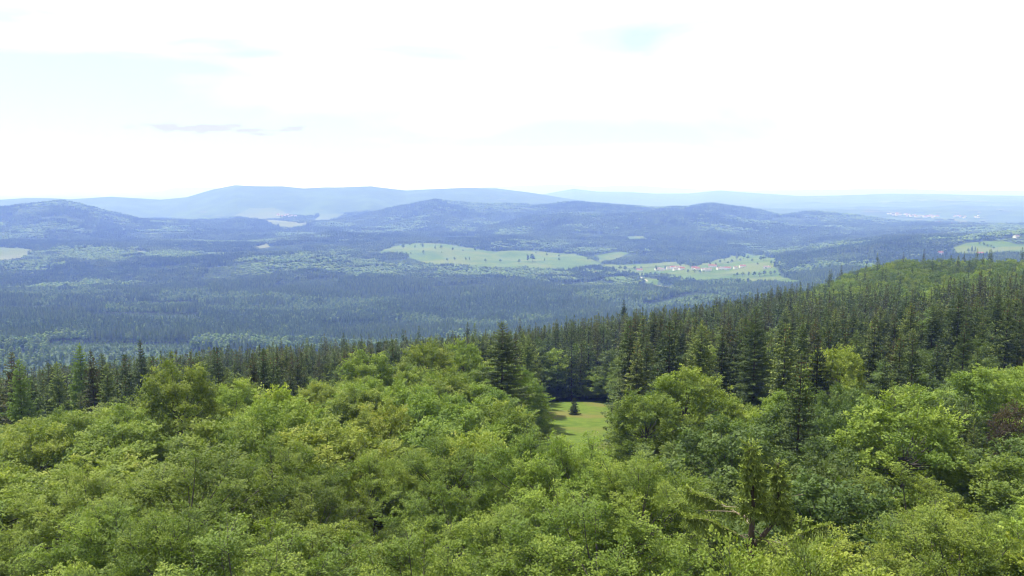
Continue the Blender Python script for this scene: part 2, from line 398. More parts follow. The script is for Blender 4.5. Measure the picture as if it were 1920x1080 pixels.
# ---- broadleaf tree: trunk mesh (trunk + limbs) and crown mesh
def broadleaf(seed, H=18., R=4.3, nb=50, nspray=16, nleaf=70, leaf=.10, spray=1.5, base=.30, mats=(None,), lod=0, upright=.35, flat=1.0):
    g = np.random.default_rng(seed)
    wood = Acc()
    bend = g.normal(0, .25, 2)
    hh = np.linspace(0, 1, 7)
    tp = np.stack([bend[0] * np.sin(hh * 3), bend[1] * np.sin(hh * 2.4), hh * H * .82], 1)
    wood.add(*tube(tp, np.interp(hh, [0, .1, 1], [.26, .2, .05]) * (H / 18), 8))
    ctr = H * (base + 1) / 2; vr = H * (1 - base) / 2
    P = []; D = []; NN = []; T = []
    ga = math.pi * (3 - 5 ** .5)
    lob = g.uniform(0, 6.28, 4)
    for b in range(nb):
        f = (b + .5) / nb
        ce = 1 - f * 1.78                              # cos of polar angle: 1 top .. -0.35
        th = b * ga + g.normal(0, .25)
        se = math.sqrt(max(0, 1 - ce * ce))
        lobes = 1 + .14 * math.sin(2 * th + lob[0]) + .12 * math.sin(3 * th + lob[1]) + .1 * math.sin(5 * th + lob[2] + ce * 3)
        rad = g.uniform(.70, 1.14) * lobes
        sq = se ** .75
        end = np.array([math.cos(th) * sq * R * rad, math.sin(th) * sq * R * rad, ctr + ce * vr * (g.uniform(.86, 1.06) if ce > .3 else g.uniform(.8, 1.1))])
        s0 = np.clip((end[2] - g.uniform(.12, .45) * R * 1.1) / (H * .82), .22, .93)
        st = np.array([np.interp(s0, hh, tp[:, 0]), np.interp(s0, hh, tp[:, 1]), s0 * H * .82])
        mid = st * .45 + end * .55 + np.array([0, 0, -.25 * R * (.3 + se * .5)]) * .5 + g.normal(0, .15, 3)
        t = np.linspace(0, 1, 6)[:, None]
        path = st * (1 - t) ** 2 + 2 * mid * t * (1 - t) + end * t * t
        if lod < 2:
            wood.add(*tube(path, np.linspace(.05, .010, 6) * (H / 18), 5 if lod == 0 else 4))
        btone = g.uniform(0, 1)
        # a rounded tuft of sprays round the end of the bough, some sprays along it
        out = norm(np.array([math.cos(th), math.sin(th), 0]) * (se + .15) + np.array([0, 0, .25 + max(ce, 0) * .7]))
        nin = nspray // 5
        ts = np.concatenate([g.uniform(.35, .75, nin), g.uniform(.74, .96, nspray - nin)])
        tt = ts[:, None]
        cen = st * (.2 ** 2) + 2 * mid * .8 * .2 + end * .64
        sp = st * (1 - tt) ** 2 + 2 * mid * tt * (1 - tt) + end * tt * tt + g.normal(0, .10 * spray, (nspray, 3))
        q = norm(g.normal(0, 1, (nspray, 3)))
        d = norm(q * np.array([1, 1, .55]) + out * .55 + np.array([0, 0, .30 + upright * .4]))
        sl = spray * g.uniform(.65, 1.1, nspray) * np.where(np.arange(nspray) < nin, .8, 1)
        pn = norm(np.array([0, 0, 1.]) * flat + out * .45 + g.normal(0, .2, (nspray, 3)) - d * .2)
        sd = norm(np.cross(d, pn)); pn = np.cross(sd, d)
        m = nleaf
        u = g.uniform(0, 1, (nspray, m)) ** .75
        wmax = .46 * np.sin(np.clip(u * 1.0 + .10, 0, 1) * np.pi) + .07
        v = g.uniform(-1, 1, (nspray, m)) * wmax
        droop = -.18 * (u ** 2) - .4 * v ** 2
        pos = sp[:, None] + d[:, None] * (u * sl[:, None])[..., None] + sd[:, None] * (v * sl[:, None])[..., None] + pn[:, None] * ((droop + g.normal(0, .06, u.shape)) * sl[:, None])[..., None]
        ld = d[:, None] * .7 + sd[:, None] * (np.sign(v) * .8)[..., None] + g.normal(0, .35, pos.shape)
        ln = norm(pos - cen) * .75 + pn[:, None] * .45 + np.array([0, 0, .35]) + g.normal(0, .2, pos.shape)
        stn = g.uniform(0, 1, (nspray, 1))
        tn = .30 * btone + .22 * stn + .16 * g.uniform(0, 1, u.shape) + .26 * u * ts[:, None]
        P.append(pos.reshape(-1, 3)); D.append(ld.reshape(-1, 3)); NN.append(ln.reshape(-1, 3)); T.append(tn.ravel())
        if lod == 0:     # twig of each spray
            for k in range(0, nspray, 2):
                q = np.stack([sp[k], sp[k] + d[k] * sl[k] * .5 - [0, 0, .02], sp[k] + d[k] * sl[k]])
                wood.add(*tube(q, [.012, .008, .003], 3))
    P = np.concatenate(P); D = np.concatenate(D); NN = np.concatenate(NN); T = np.concatenate(T)
    lf = leaf * g.uniform(.75, 1.25, len(P))
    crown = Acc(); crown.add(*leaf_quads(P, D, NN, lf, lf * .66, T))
    return wood.mesh('trunk', [M_bark]), crown

# ---- spruce
def spruce(seed, H=25., R=3.2, dz=.42, lod=0, low=.15, tip=.5, droopy=1.0, ragged=.2, cones=0, power=.85):
    g = np.random.default_rng(seed)
    wood = Acc(); fol = Acc()
    hh = np.linspace(0, 1, 6)
    ph = g.normal(0, .1, 2)
    tp = np.stack([np.sin(hh * 4) * ph[0], np.sin(hh * 3) * ph[1], hh * H], 1)
    wood.add(*tube(tp, np.interp(hh, [0, 1], [.24, .015]) * (H / 25), 7))
    hs = []; h = H * low
    while h < H - .25:
        hs.append(h); h += dz * g.uniform(.7, 1.3) * (1 if h < H * .8 else .75)
    B = []
    for h in hs:
        f = h / H
        n = g.integers(4, 7) if lod < 2 else g.integers(4, 6)
        th0 = g.uniform(0, 6.28)
        lw = g.uniform(.8, 1.15)
        for k in range(n):
            l = (R * (1 - f) ** power * lw * g.uniform(1 - ragged * 1.6, 1 + ragged) + .12)
            B.append((h, th0 + k * 6.283 / n + g.normal(0, .25), l, f))
    B = np.array(B); nb = len(B)
    h, th, l, f = B.T
    out = np.stack([np.cos(th), np.sin(th), 0 * th], 1)
    sid = np.stack([-np.sin(th), np.cos(th), 0 * th], 1)
    rise = np.interp(f, [0, .55, .85, 1], [-.38, -.22, .12, .7]) * droopy + g.normal(0, .07, nb)
    def bp(t):       # point on the branches at t (n,)
        z = h[:, None] + l[:, None] * (rise[:, None] * t + (.22 * t ** 2.2) * (1 - f[:, None] * .5))
        return out[:, None] * (l[:, None] * t)[..., None] + np.array([0, 0, 1.]) * z[..., None]
    if lod == 0:
        ts = np.linspace(0, 1, 4)[None].repeat(nb, 0)
        bpts = bp(ts)
        for k in range(nb):
            wood.add(*tube(bpts[k], np.array([.03, .022, .012, .004]) * min(1.3, .4 + l[k] / 3), 3))
    # twigs
    step = {0: .06, 1: .11, 2: .24}[lod]
    cnt = np.maximum(3, (l / step).astype(int)) * {0: 2, 1: 2, 2: 1}[lod]
    idx = np.repeat(np.arange(nb), cnt)
    n = len(idx)
    t = g.uniform(.03, 1.0, n) ** (.8 if lod == 0 else 1.0)
    p = np.zeros((n, 3))
    z = h[idx] + l[idx] * (rise[idx] * t + (.22 * t ** 2.2) * (1 - f[idx] * .5))
    p = out[idx] * (l[idx] * t)[:, None]; p[:, 2] = z
    sgn = g.choice([-1., 1.], n)
    # every third twig goes along the branch
    al = g.random(n) < .25
    tl = np.where(al, .35, (.16 + .42 * l[idx] * (1.02 - t) * .6 + .1)) * g.uniform(.7, 1.2, n)
    tl = np.minimum(tl, .75) * np.interp(f[idx], [0, .75, 1], [1, .8, .28])
    d = out[idx] * g.uniform(.45, 1.1, (n, 1)) + sid[idx] * (sgn * np.where(al, .25, 1) * g.uniform(.5, 1.1, n))[:, None]
    d[:, 2] += g.normal(-.22 * droopy, .22, n) + np.interp(f[idx], [0, .7, 1], [0, .1, .8])
    d = norm(d)
    tb = g.uniform(0, 1, nb)[idx]
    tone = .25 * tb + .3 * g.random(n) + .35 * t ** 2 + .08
    # foliage blades on the twigs
    nk = {0: 4, 1: 2, 2: 1}[lod]
    for k in range(nk):
        u0 = k / nk
        pp = p + d * (tl * u0)[:, None] + g.normal(0, .02, (n, 3))
        dd = norm(d + g.normal(0, .28, (n, 3)))
        nn = np.array([0, 0, 1.]) + g.normal(0, .5, (n, 3))
        L_ = tl / nk * (1.55 if nk > 1 else 1.2)
        W_ = {0: .10, 1: .20, 2: .46}[lod] * g.uniform(.7, 1.3, n)
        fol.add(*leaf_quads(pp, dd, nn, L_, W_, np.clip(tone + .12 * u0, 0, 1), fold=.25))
    # hanging twiglets
    m = n // 2
    s = g.choice(n, m, replace=False)
    s = s[(f[idx[s]] < .9)]
    dd = np.stack([g.normal(0, .22, len(s)), g.normal(0, .22, len(s)), -np.ones(len(s))], 1)
    pp = p[s] + d[s] * (tl[s] * g.uniform(.1, .9, len(s)))[:, None]
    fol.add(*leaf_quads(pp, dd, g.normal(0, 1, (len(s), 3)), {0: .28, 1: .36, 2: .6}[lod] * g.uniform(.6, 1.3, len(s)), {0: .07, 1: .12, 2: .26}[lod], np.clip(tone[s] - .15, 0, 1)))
    # leader
    k = 14
    zt = H - g.uniform(0, 1, k) * .9
    a = g.uniform(0, 6.28, k)
    fol.add(*leaf_quads(np.stack([0 * a, 0 * a, zt], 1), np.stack([np.cos(a) * .6, np.sin(a) * .6, np.ones(k)], 1), g.normal(0, 1, (k, 3)), .4, {0: .07, 1: .12, 2: .2}[lod], np.full(k, .7)))
    if cones:
        top = np.where((f > .72) & (f < .97))[0]
        cidx = g.choice(top, cones)
        tt = g.uniform(.5, 1, cones)
        pc = out[cidx] * (l[cidx] * tt)[:, None]; pc[:, 2] = h[cidx] + l[cidx] * rise[cidx] * tt
        dc = np.stack([g.normal(0, .15, cones), g.normal(0, .15, cones), -np.ones(cones)], 1)
        for q in range(2):
            V, Q, T = leaf_quads(pc, dc, g.normal(0, 1, (cones, 3)), .2 if lod == 0 else .28, .07 if lod == 0 else .13, np.full(cones, .5))
            fol.add(V, Q, T, 1)
    return wood.mesh('trunk', [M_sbark]), fol

def ico(sub):
    import bmesh
    bm = bmesh.new(); bmesh.ops.create_icosphere(bm, subdivisions=sub, radius=1)
    bm.verts.ensure_lookup_table()
    V = np.array([v.co[:] for v in bm.verts]); Fc = np.array([[v.index for v in f.verts] for f in bm.faces]); bm.free()
    return V, Fc

def far_spruce(seed, H=24., R=2.6, sides=7, tiers=5, mat=None):
    g = np.random.default_rng(seed); V = []; Fc = []; T = []; n = 0
    for k in range(tiers):
        z0 = H * (.22 + .66 * k / tiers); z1 = min(H, z0 + H * .27)
        r = R * (1 - k / tiers) ** .8 + .25
        th = np.linspace(0, 2 * np.pi, sides, endpoint=False) + g.uniform(0, 1)
        rr = r * g.uniform(.6, 1.25, sides)
        V.append(np.stack([np.cos(th) * rr, np.sin(th) * rr, z0 + g.uniform(-.6, .6, sides)], 1)); V.append([[g.normal(0, .1), g.normal(0, .1), z1]])
        Fc.append(np.stack([n + np.arange(sides), n + (np.arange(sides) + 1) % sides, np.full(sides, n + sides)], 1)); n += sides + 1
        T.append(g.uniform(.2, .8, sides + 1))
    Vt, Qt = tube([[0, 0, 0], [0, 0, H * .3]], [.3, .25], 4)
    V = np.concatenate(V + [Vt]); T = np.concatenate(T + [np.zeros(len(Vt))])
    Fa = np.concatenate(Fc); Qt = Qt + n
    return build_mesh('far_spruce', V, [Fa, Qt], [mat or M_fars, M_sbark], T, np.concatenate([np.zeros(len(Fa)), np.ones(len(Qt))]))

def far_broadleaf(seed, H=19., R=4.2, nlobe=9, sub=1):
    g = np.random.default_rng(seed); V0, F0 = ico(sub); V = []; Fc = []; T = []; n = 0
    for k in range(nlobe):
        a = k * 2.4; q = k / nlobe
        c = np.array([math.cos(a) * R * .55 * math.sqrt(q), math.sin(a) * R * .55 * math.sqrt(q), H * (.80 - .42 * q) + g.normal(0, .5)])
        s = R * g.uniform(.38, .58)
        v = V0 * (1 + g.uniform(-.28, .28, (len(V0), 1))) * np.array([s, s, s * .8]) + c
        V.append(v); Fc.append(F0 + n); n += len(v); T.append(np.clip(g.uniform(.2, .8) + g.uniform(-.2, .2, len(v)), 0, 1))
    Vt, Qt = tube([[0, 0, 0], [0, 0, H * .5]], [.3, .2], 4)
    Fa = np.concatenate(Fc)
    return build_mesh('far_broadleaf', np.concatenate(V + [Vt]), [Fa, Qt + n], [M_fard, M_bark], np.concatenate(T + [np.zeros(len(Vt))]), np.concatenate([np.zeros(len(Fa)), np.ones(len(Qt))]))

def far_pine(seed, H=22., R=3.0, mat=None):
    g = np.random.default_rng(seed); V0, F0 = ico(1); V = []; Fc = []; T = []; n = 0
    for k in range(6):
        a = k * 2.4; c = np.array([math.cos(a) * R * .42, math.sin(a) * R * .42, H * (.86 - .09 * k)])
        s = R * g.uniform(.5, .75)
        v = V0 * (1 + g.uniform(-.25, .25, (len(V0), 1))) * np.array([s, s, s * 1.0]) + c
        V.append(v); Fc.append(F0 + n); n += len(v); T.append(np.clip(g.uniform(.2, .8) + g.uniform(-.2, .2, len(v)), 0, 1))
    Vt, Qt = tube([[0, 0, 0], [0, 0, H * .6]], [.25, .2], 4); Fa = np.concatenate(Fc)
    return build_mesh('far_pine', np.concatenate(V + [Vt]), [Fa, Qt + n], [mat or M_fars, M_sbark], np.concatenate(T + [np.zeros(len(Vt))]), np.concatenate([np.zeros(len(Fa)), np.ones(len(Qt))]))

def patch(seed, n, size, kind, mat=None):
    """a piece of closed canopy, some trees of the far woods in one mesh"""
    g = np.random.default_rng(seed); V = []; Fc = []; T = []; k0 = 0
    V0, F0 = ico(1)
    for k in range(n):
        x, y = g.uniform(-size / 2, size / 2, 2); h = g.uniform(17, 24); t = g.uniform(.1, .9)
        if kind == 's' and k % 5 < 3:
            s = 5; th = np.linspace(0, 6.283, s, endpoint=False) + g.uniform(0, 1)
            for (z0, z1, r) in ((.15, .7, 3.0), (.5, 1, 1.9)):
                rr = r * g.uniform(.7, 1.2, s)
                V.append(np.stack([x + np.cos(th) * rr, y + np.sin(th) * rr, np.full(s, h * z0)], 1)); V.append([[x, y, h * z1]])
                Fc.append(np.stack([k0 + np.arange(s), k0 + (np.arange(s) + 1) % s, np.full(s, k0 + s)], 1)); k0 += s + 1; T.append(np.full(s + 1, t))
        else:
            r = g.uniform(3, 4.8) * (.75 if kind == 's' else 1)
            v = V0 * (1 + g.uniform(-.2, .2, (len(V0), 1))) * [r, r, r * 1.1] + [x, y, h * .62]
            V.append(v); Fc.append(F0 + k0); k0 += len(v); T.append(np.full(len(v), t))
    return build_mesh('canopy_patch', np.concatenate(V), np.concatenate(Fc), [mat or (M_fars if kind == 's' else M_fard)], np.concatenate(T))

# ------------------------------------------------------------------ object helpers
def tag(o, label=None, cat=None, group=None, kind=None):
    if label: o['label'] = label
    if cat: o['category'] = cat
    if group: o['group'] = group
    if kind: o['kind'] = kind
    return o
def link(name, data, parent=None):
    o = bpy.data.objects.new(name, data); COL.objects.link(o)
    if parent is not None: o.parent = parent
    return o
def make_proto(kind_name, wood, crown, mats):
    """a proto is kept as mesh data only: (thing name, trunk mesh, crown mesh)"""
    return (kind_name, wood, crown.mesh('crown', mats) if isinstance(crown, Acc) else crown)
def plant(proto, x, y, H, Hp, rz, label, cat, group=None, sw=None, crown_mesh=None):
    """an individual tree: an Empty at the foot of the trunk with trunk and crown"""
    name, wood, crown = proto
    e = link(name, None)
    e.location = (x, y, float(zg(x, y)) - .15); e.rotation_euler = (0, 0, rz)
    s = H / Hp; w = s if sw is None else sw
    e.scale = (w, w, s)
    e.empty_display_size = 1
    link('trunk', wood, e); link('crown', crown_mesh or crown, e)
    return tag(e, label, cat, group)

def gn_scatter(obj, protos):
    """instances the given meshes on the object's points (attribute k picks one)"""
    ng = bpy.data.node_groups.new(obj.name + '_scatter', 'GeometryNodeTree')
    ng.interface.new_socket('Geometry', in_out='INPUT', socket_type='NodeSocketGeometry')
    ng.interface.new_socket('Geometry', in_out='OUTPUT', socket_type='NodeSocketGeometry')
    N = ng.nodes; K = ng.links.new
    gi = N.new('NodeGroupInput'); go = N.new('NodeGroupOutput'); jn = N.new('GeometryNodeJoinGeometry')
    def named(nm, ty):
        a = N.new('GeometryNodeInputNamedAttribute'); a.data_type = ty; a.inputs['Name'].default_value = nm
        return a.outputs['Attribute']
    ak = named('k', 'INT'); asv = named('sv', 'FLOAT_VECTOR'); ar = named('rv', 'FLOAT_VECTOR')
    for i, me in enumerate(protos):
        po = bpy.data.objects.new('forest_source', me)       # never linked to the scene
        oi = N.new('GeometryNodeObjectInfo'); oi.inputs['Object'].default_value = po
        cmp = N.new('FunctionNodeCompare'); cmp.data_type = 'INT'; cmp.operation = 'EQUAL'
        K(ak, cmp.inputs[2]); cmp.inputs[3].default_value = i
        ip = N.new('GeometryNodeInstanceOnPoints')
        K(gi.outputs[0], ip.inputs['Points']); K(cmp.outputs[0], ip.inputs['Selection']); K(oi.outputs['Geometry'], ip.inputs['Instance'])
        K(ar, ip.inputs['Rotation']); K(asv, ip.inputs['Scale'])
        K(ip.outputs[0], jn.inputs[0])
    K(jn.outputs[0], go.inputs[0])
    md = obj.modifiers.new('scatter', 'NODES'); md.node_group = ng

def stuff_cloud(name, X, Y, K_, S, protos, label, cat, seed=0, sink=.2):
    g = np.random.default_rng(seed)
    me = bpy.data.meshes.new(name)
    n = len(X)
    Z = zg(X, Y) - sink
    me.vertices.add(n); me.vertices.foreach_set('co', np.stack([X, Y, Z], 1).astype(np.float32).ravel())
    me.attributes.new('k', 'INT', 'POINT').data.foreach_set('value', np.asarray(K_, dtype=np.int32))
    S = np.asarray(S, float)
    if S.ndim == 1: S = np.stack([S * g.uniform(.85, 1.15, n), S * g.uniform(.85, 1.15, n), S], 1)
    me.attributes.new('sv', 'FLOAT_VECTOR', 'POINT').data.foreach_set('vector', S.astype(np.float32).ravel())
    rv = np.stack([g.normal(0, .03, n), g.normal(0, .03, n), g.uniform(0, 6.283, n)], 1)
    me.attributes.new('rv', 'FLOAT_VECTOR', 'POINT').data.foreach_set('vector', rv.astype(np.float32).ravel())
    o = link(name, me)
    gn_scatter(o, protos)
    return tag(o, label, cat, None, 'stuff')

# ------------------------------------------------------------------ ground sheet
rr = np.concatenate([[0.5], np.exp(np.linspace(LR[0], LR[-1], 820))[2:] - 20])
rr = rr[rr < 62000]
aa = np.concatenate([np.linspace(-math.pi, -.66, 40, endpoint=False), np.linspace(-.66, .66, 640), np.linspace(.66, math.pi, 41)[1:]])
A, Rr = np.meshgrid(aa, rr, indexing='ij')
GX = np.sin(A) * Rr; GY = np.cos(A) * Rr
GZ = zg(GX, GY)
na, nr = A.shape
ii = np.arange(na - 1)[:, None] * nr + np.arange(nr - 1)[None]
Q = np.stack([ii, ii + nr, ii + nr + 1, ii + 1], -1).reshape(-1, 4)
gm = build_mesh('ground', np.stack([GX, GY, GZ], -1).reshape(-1, 3), Q, M_ground, smooth=True)
go_ = link('ground', gm)
tag(go_, 'wooded slope falling to a broad valley with rolling hills', 'ground', None, 'structure')

# ------------------------------------------------------------------ fields and meadows
def hit(x, y, rmin=700., rmax=70000.):
    """first ground point behind rmin on the view ray of photo pixel x, y"""
    a, s = ray(x, y); a = float(a); s = float(s)
    r = np.geomspace(rmin, rmax, 1500)
    z = zg(np.sin(a) * r, np.cos(a) * r)
    w = np.where(z >= s * r)[0]
    if len(w) == 0: return None
    R = r[w[0]]
    return (math.sin(a) * R, math.cos(a) * R, R)

def world_poly(pts, rmin=700., tree=0.):
    out = []; ym = sum(p[1] for p in pts) / len(pts)
    for x, y in pts:
        q = hit(x, y, rmin)
        if q is None: continue
        if tree and y > ym:
            q = hit(x, y + tree / q[2] * F * .8, rmin) or q
        out.append(q[:2])
    return np.array(out)

def inside(X, Y, poly):
    c = np.zeros(len(X), bool); n = len(poly); j = n - 1
    for i in range(n):
        xi, yi = poly[i]; xj, yj = poly[j]
        k = ((yi > Y) != (yj > Y)) & (X < (xj - xi) * (Y - yi) / ((yj - yi) if yj != yi else 1e-9) + xi)
        c ^= k; j = i
    return c

def field(name, poly, mat, off, step, label, cat='field'):
    P = [Vector(p) for p in densify(poly, step)]
    ne = len(P)
    lo = poly.min(0); hi = poly.max(0)
    gx, gy = np.meshgrid(np.arange(lo[0], hi[0], step), np.arange(lo[1], hi[1], step))
    gx = gx.ravel() + .13 * step; gy = gy.ravel()
    k = inside(gx, gy, poly)
    pts = P + [Vector((a, b)) for a, b in zip(gx[k], gy[k])]
    vs, es, fs, *_ = delaunay_2d_cdt(pts, [(i, (i + 1) % ne) for i in range(ne)], [], 1, 1e-3)
    V = np.array([[v.x, v.y] for v in vs])
    Z = zg(V[:, 0], V[:, 1]) + off
    T = np.array([f for f in fs if len(f) == 3])
    me = build_mesh(name, np.column_stack([V, Z]), T, mat, smooth=True)
    o = link(name, me)
    return tag(o, label, cat, None, 'structure')

def densify(poly, step):
    out = []
    n = len(poly)
    for i in range(n):
        a = poly[i]; b = poly[(i + 1) % n]
        m = max(1, int(np.linalg.norm(b - a) / step))
        for k in range(m): out.append(tuple(a + (b - a) * k / m))
    return out

FIELDS = [  # name, photo outline, material, tree height in front, label
    ('pasture', [(708, 476), (740, 463), (780, 457), (830, 458), (868, 465), (930, 473), (1010, 472), (1080, 478), (1128, 489), (1095, 498), (1060, 503), (1000, 498), (940, 497), (860, 493), (800, 487), (760, 479)], M_field, 22, 'long sunlit pasture with scattered trees in the middle of the valley'),
    ('pasture', [(1120, 480), (1165, 473), (1180, 476), (1150, 484), (1125, 490)], M_field, 14, 'small pasture strip right of the long valley pasture'),
    ('pasture', [(1130, 498), (1200, 496), (1268, 492), (1300, 503), (1340, 489), (1400, 476), (1430, 480), (1458, 486), (1450, 500), (1500, 519), (1490, 526), (1400, 524), (1300, 521), (1200, 510), (1150, 503)], M_field, 20, 'bright green village meadows around the farmhouses'),
    ('hay_meadow', [(1310, 512), (1370, 511), (1420, 512), (1400, 517), (1330, 517)], M_hayg, 0, 'yellowish mown strip below the village houses'),
    ('hay_meadow', [(1345, 488), (1372, 481), (1384, 483), (1376, 492), (1350, 495)], M_hayg, 0, 'yellowish plot on the slope above the village'),
    ('hay_meadow', [(1165, 501), (1215, 498), (1262, 494), (1268, 498), (1215, 503), (1170, 505)], M_hayg, 0, 'yellowish strip behind the left end of the village'),
    ('pasture', [(1152, 520), (1170, 519), (1176, 527), (1160, 527)], M_field, 10, 'small green clearing left of the farm track'),
    ('pasture', [(1200, 522), (1236, 524), (1232, 535), (1214, 532)], M_field, 8, 'light green patch crossed by the farm track'),
    ('pasture', [(1212, 539), (1240, 537), (1266, 540), (1262, 545), (1235, 544)], M_field, 10, 'narrow green meadow strip below the village'),
    ('pasture', [(1788, 466), (1812, 458), (1850, 454), (1885, 454), (1905, 460), (1960, 461), (1960, 482), (1840, 482), (1792, 478)], M_field, 0, 'green meadow on the slope above the right hand ridge'),
    ('pasture', [(1175, 445), (1205, 444), (1216, 448), (1185, 450)], M_field, 14, 'small bright clearing in the far forest'),
    ('hay_field', [(-80, 466), (0, 465), (40, 467), (62, 472), (40, 482), (0, 485), (-80, 486)], M_hay, 12, 'pale mown field at the left edge of the valley'),
    ('hay_field', [(255, 471), (272, 472), (272, 475), (258, 474)], M_hay, 10, 'tiny pale clearing in the left forest'),
    ('hay_field', [(480, 461), (500, 457), (506, 461), (490, 464)], M_hay, 10, 'brownish clear cut in the left forest'),
    ('hay_field', [(432, 411), (455, 398), (468, 391), (512, 391), (530, 397), (545, 405), (520, 411), (490, 413)], M_hay, 0, 'large pale field in the far left basin'),
    ('hay_field', [(470, 414), (520, 414), (560, 420), (592, 417), (610, 412), (570, 426), (540, 430), (510, 423)], M_hay, 0, 'pale curved field behind the left ridge'),
    ('hay_field', [(560, 417), (600, 402), (630, 402), (655, 403), (620, 412), (590, 418)], M_hay, 0, 'pale field strip under the far hills'),
]
polys = []
for nm, pts, mt, tree, lab in FIELDS:
    wp = world_poly(pts, 1300., tree)
    if len(wp) < 3: continue
    polys.append(wp)
    rm = np.hypot(*wp.mean(0))
    field(nm, wp, mt, .8 + rm * .0004 + (1.2 if nm == 'hay_meadow' else 0), max(12, rm * .006), lab, 'field')

# thin far fields of the open plain, one sheet
g = np.random.default_rng(5)
FARF = []
for (x0, x1, y0, y1, n, w) in [(380, 700, 396, 410, 12, 26), (900, 1100, 362, 382, 16, 20), (1040, 1100, 364, 380, 6, 16), (1190, 1270, 371, 381, 10, 18), (1370, 1920, 374, 386, 42, 42), (1560, 1700, 393, 399, 10, 30), (1640, 1860, 398, 424, 34, 26), (1800, 1920, 388, 404, 9, 26), (1750, 1920, 368, 374, 8, 36), (1400, 1900, 366, 373, 14, 30)]:
    for k in range(n):
        cx = g.uniform(x0, x1); cy = g.uniform(y0, y1); ww = w * g.uniform(.4, 1.2); hh_ = g.uniform(.8, 2.0) * (1.5 if y0 > 395 else 1)
        q = []
        for th in np.linspace(0, 6.283, 7)[:-1]:
            q.append((cx + ww / 2 * math.cos(th) * g.uniform(.7, 1.2), cy + hh_ / 2 * math.sin(th) * g.uniform(.7, 1.2)))
        wp = world_poly(q, 7600.)
        if len(wp) < 4: continue
        rm = np.hypot(wp[:, 0], wp[:, 1])
        if rm.max() / rm.min() > 1.35: continue
        FARF.append(wp)
Vs = []; Fs = []; n0 = 0; MI = []
for k, wp in enumerate(FARF):
    D_ = densify(wp, np.hypot(*wp.mean(0)) * .01); ne = len(D_)
    vs, es, fs, *_ = delaunay_2d_cdt([Vector(p) for p in D_], [(i, (i + 1) % ne) for i in range(ne)], [], 1, 1e-3)
    V = np.array([[v.x, v.y] for v in vs]); T = np.array([f for f in fs if len(f) == 3])
    if len(T) == 0: continue
    rm = np.hypot(*wp.mean(0))
    Vs.append(np.column_stack([V, zg(V[:, 0], V[:, 1]) + 1.5 + rm * .0004 + k * .012])); Fs.append(T + n0); n0 += len(V); MI.append(np.full(len(T), g.choice([0, 0, 1])))
ff = link('distant_fields', build_mesh('distant_fields', np.concatenate(Vs), np.concatenate(Fs), [M_hay, M_field], midx=np.concatenate(MI)))
tag(ff, 'pale patchwork of fields on the far plain', 'fields', None, 'structure')

# near meadow (the clearing)
def near_pt(xp, r):
    a = float(az_of(xp)); return (math.sin(a) * r, math.cos(a) * r)
MEAD = np.array([near_pt(1040, 50), near_pt(985, 80), near_pt(970, 120), near_pt(1000, 170), near_pt(1000, 235), near_pt(1040, 247), near_pt(1100, 247), near_pt(1160, 236), near_pt(1185, 215), near_pt(1185, 170), near_pt(1200, 120), near_pt(1190, 80), near_pt(1160, 50)])
field('meadow', MEAD, M_meadow, .06, 3.0, 'small grassy clearing among the trees', 'meadow')

# farm track near the village
def strip(name, pts, w, mat, label, rmin=1300., off=2.2):
    P = np.array([hit(x, y, rmin)[:2] for x, y in pts])
    P = np.array(densify(P, 25)[:-0 or None]); k = int(np.argmax(np.linalg.norm(P - hit(*pts[-1], rmin)[:2], axis=1) < 1)) or len(P) - 1
    P = P[:k + 1]
    T = norm(np.gradient(P, axis=0)); S = np.stack([-T[:, 1], T[:, 0]], 1) * w / 2
    V = np.concatenate([P + S, P - S]); n = len(P)
    Q = np.stack([np.arange(n - 1), np.arange(1, n), n + np.arange(1, n), n + np.arange(n - 1)], 1)
    o = link(name, build_mesh(name, np.column_stack([V, zg(V[:, 0], V[:, 1]) + off]), Q, mat))
    return tag(o, label, 'road', None, 'structure'), P
_, TR1 = strip('farm_track', [(1200, 520), (1207, 524), (1214, 529)], 5, M_road, 'pale farm track running down from the village')
_, TR2 = strip('farm_track', [(1228, 536), (1240, 538), (1262, 540)], 4.5, M_road, 'pale bend of the farm track below the village')

print('terrain done')
# ------------------------------------------------------------------ protos
BN = [make_proto('beech_tree', *broadleaf(11 + i, 18, 5.0, 92, 22, 60, .105, 1.05, .27, upright=.3, flat=.8), M_beech) for i in range(3)]
BM = [make_proto('beech_tree', *broadleaf(31 + i, 18, 5.0, 96, 17, 34, .185, 1.12, .25, lod=1, upright=.3, flat=.8), M_beech) for i in range(3)]
BMd = [make_proto('beech_tree', *broadleaf(41 + i, 17, 4.6, 84, 15, 34, .2, 1.15, .04, lod=1, flat=.8), M_beech2) for i in range(2)]
BF = [make_proto('beech_tree', *broadleaf(51 + i, 18, 4.8, 40, 9, 16, .42, 1.5, .3, lod=2), [M_beech, M_beech2][i]) for i in range(2)]
SN = [make_proto('spruce_tree', *spruce(61 + i, 25, 3.9, .5, lod=0, low=.15, ragged=.25, cones=[60, 0][i]), [M_spruce, M_cones]) for i in range(2)]
SM = [make_proto('spruce_tree', *spruce(71 + i, 25, [3.6, 4.1, 3.3][i], .48, power=.74, lod=1, low=.10, ragged=.22, cones=[14, 0, 36][i]), [[M_spruce, M_spruce, M_spruceb][i], M_cones]) for i in range(3)]
SF = [make_proto('spruce_tree', *spruce(81 + i, 25, [3.8, 4.2, 3.5][i], .7, power=.74, lod=2, low=.12, ragged=.22, cones=[0, 0, 5][i]), [[M_spruce, M_spruce, M_spruceb][i], M_cones]) for i in range(3)]
LA = make_proto('larch_tree', *spruce(91, 20, 3.6, .42, lod=1, low=.15, ragged=.1, droopy=.5, power=.7), [M_larch, M_cones])
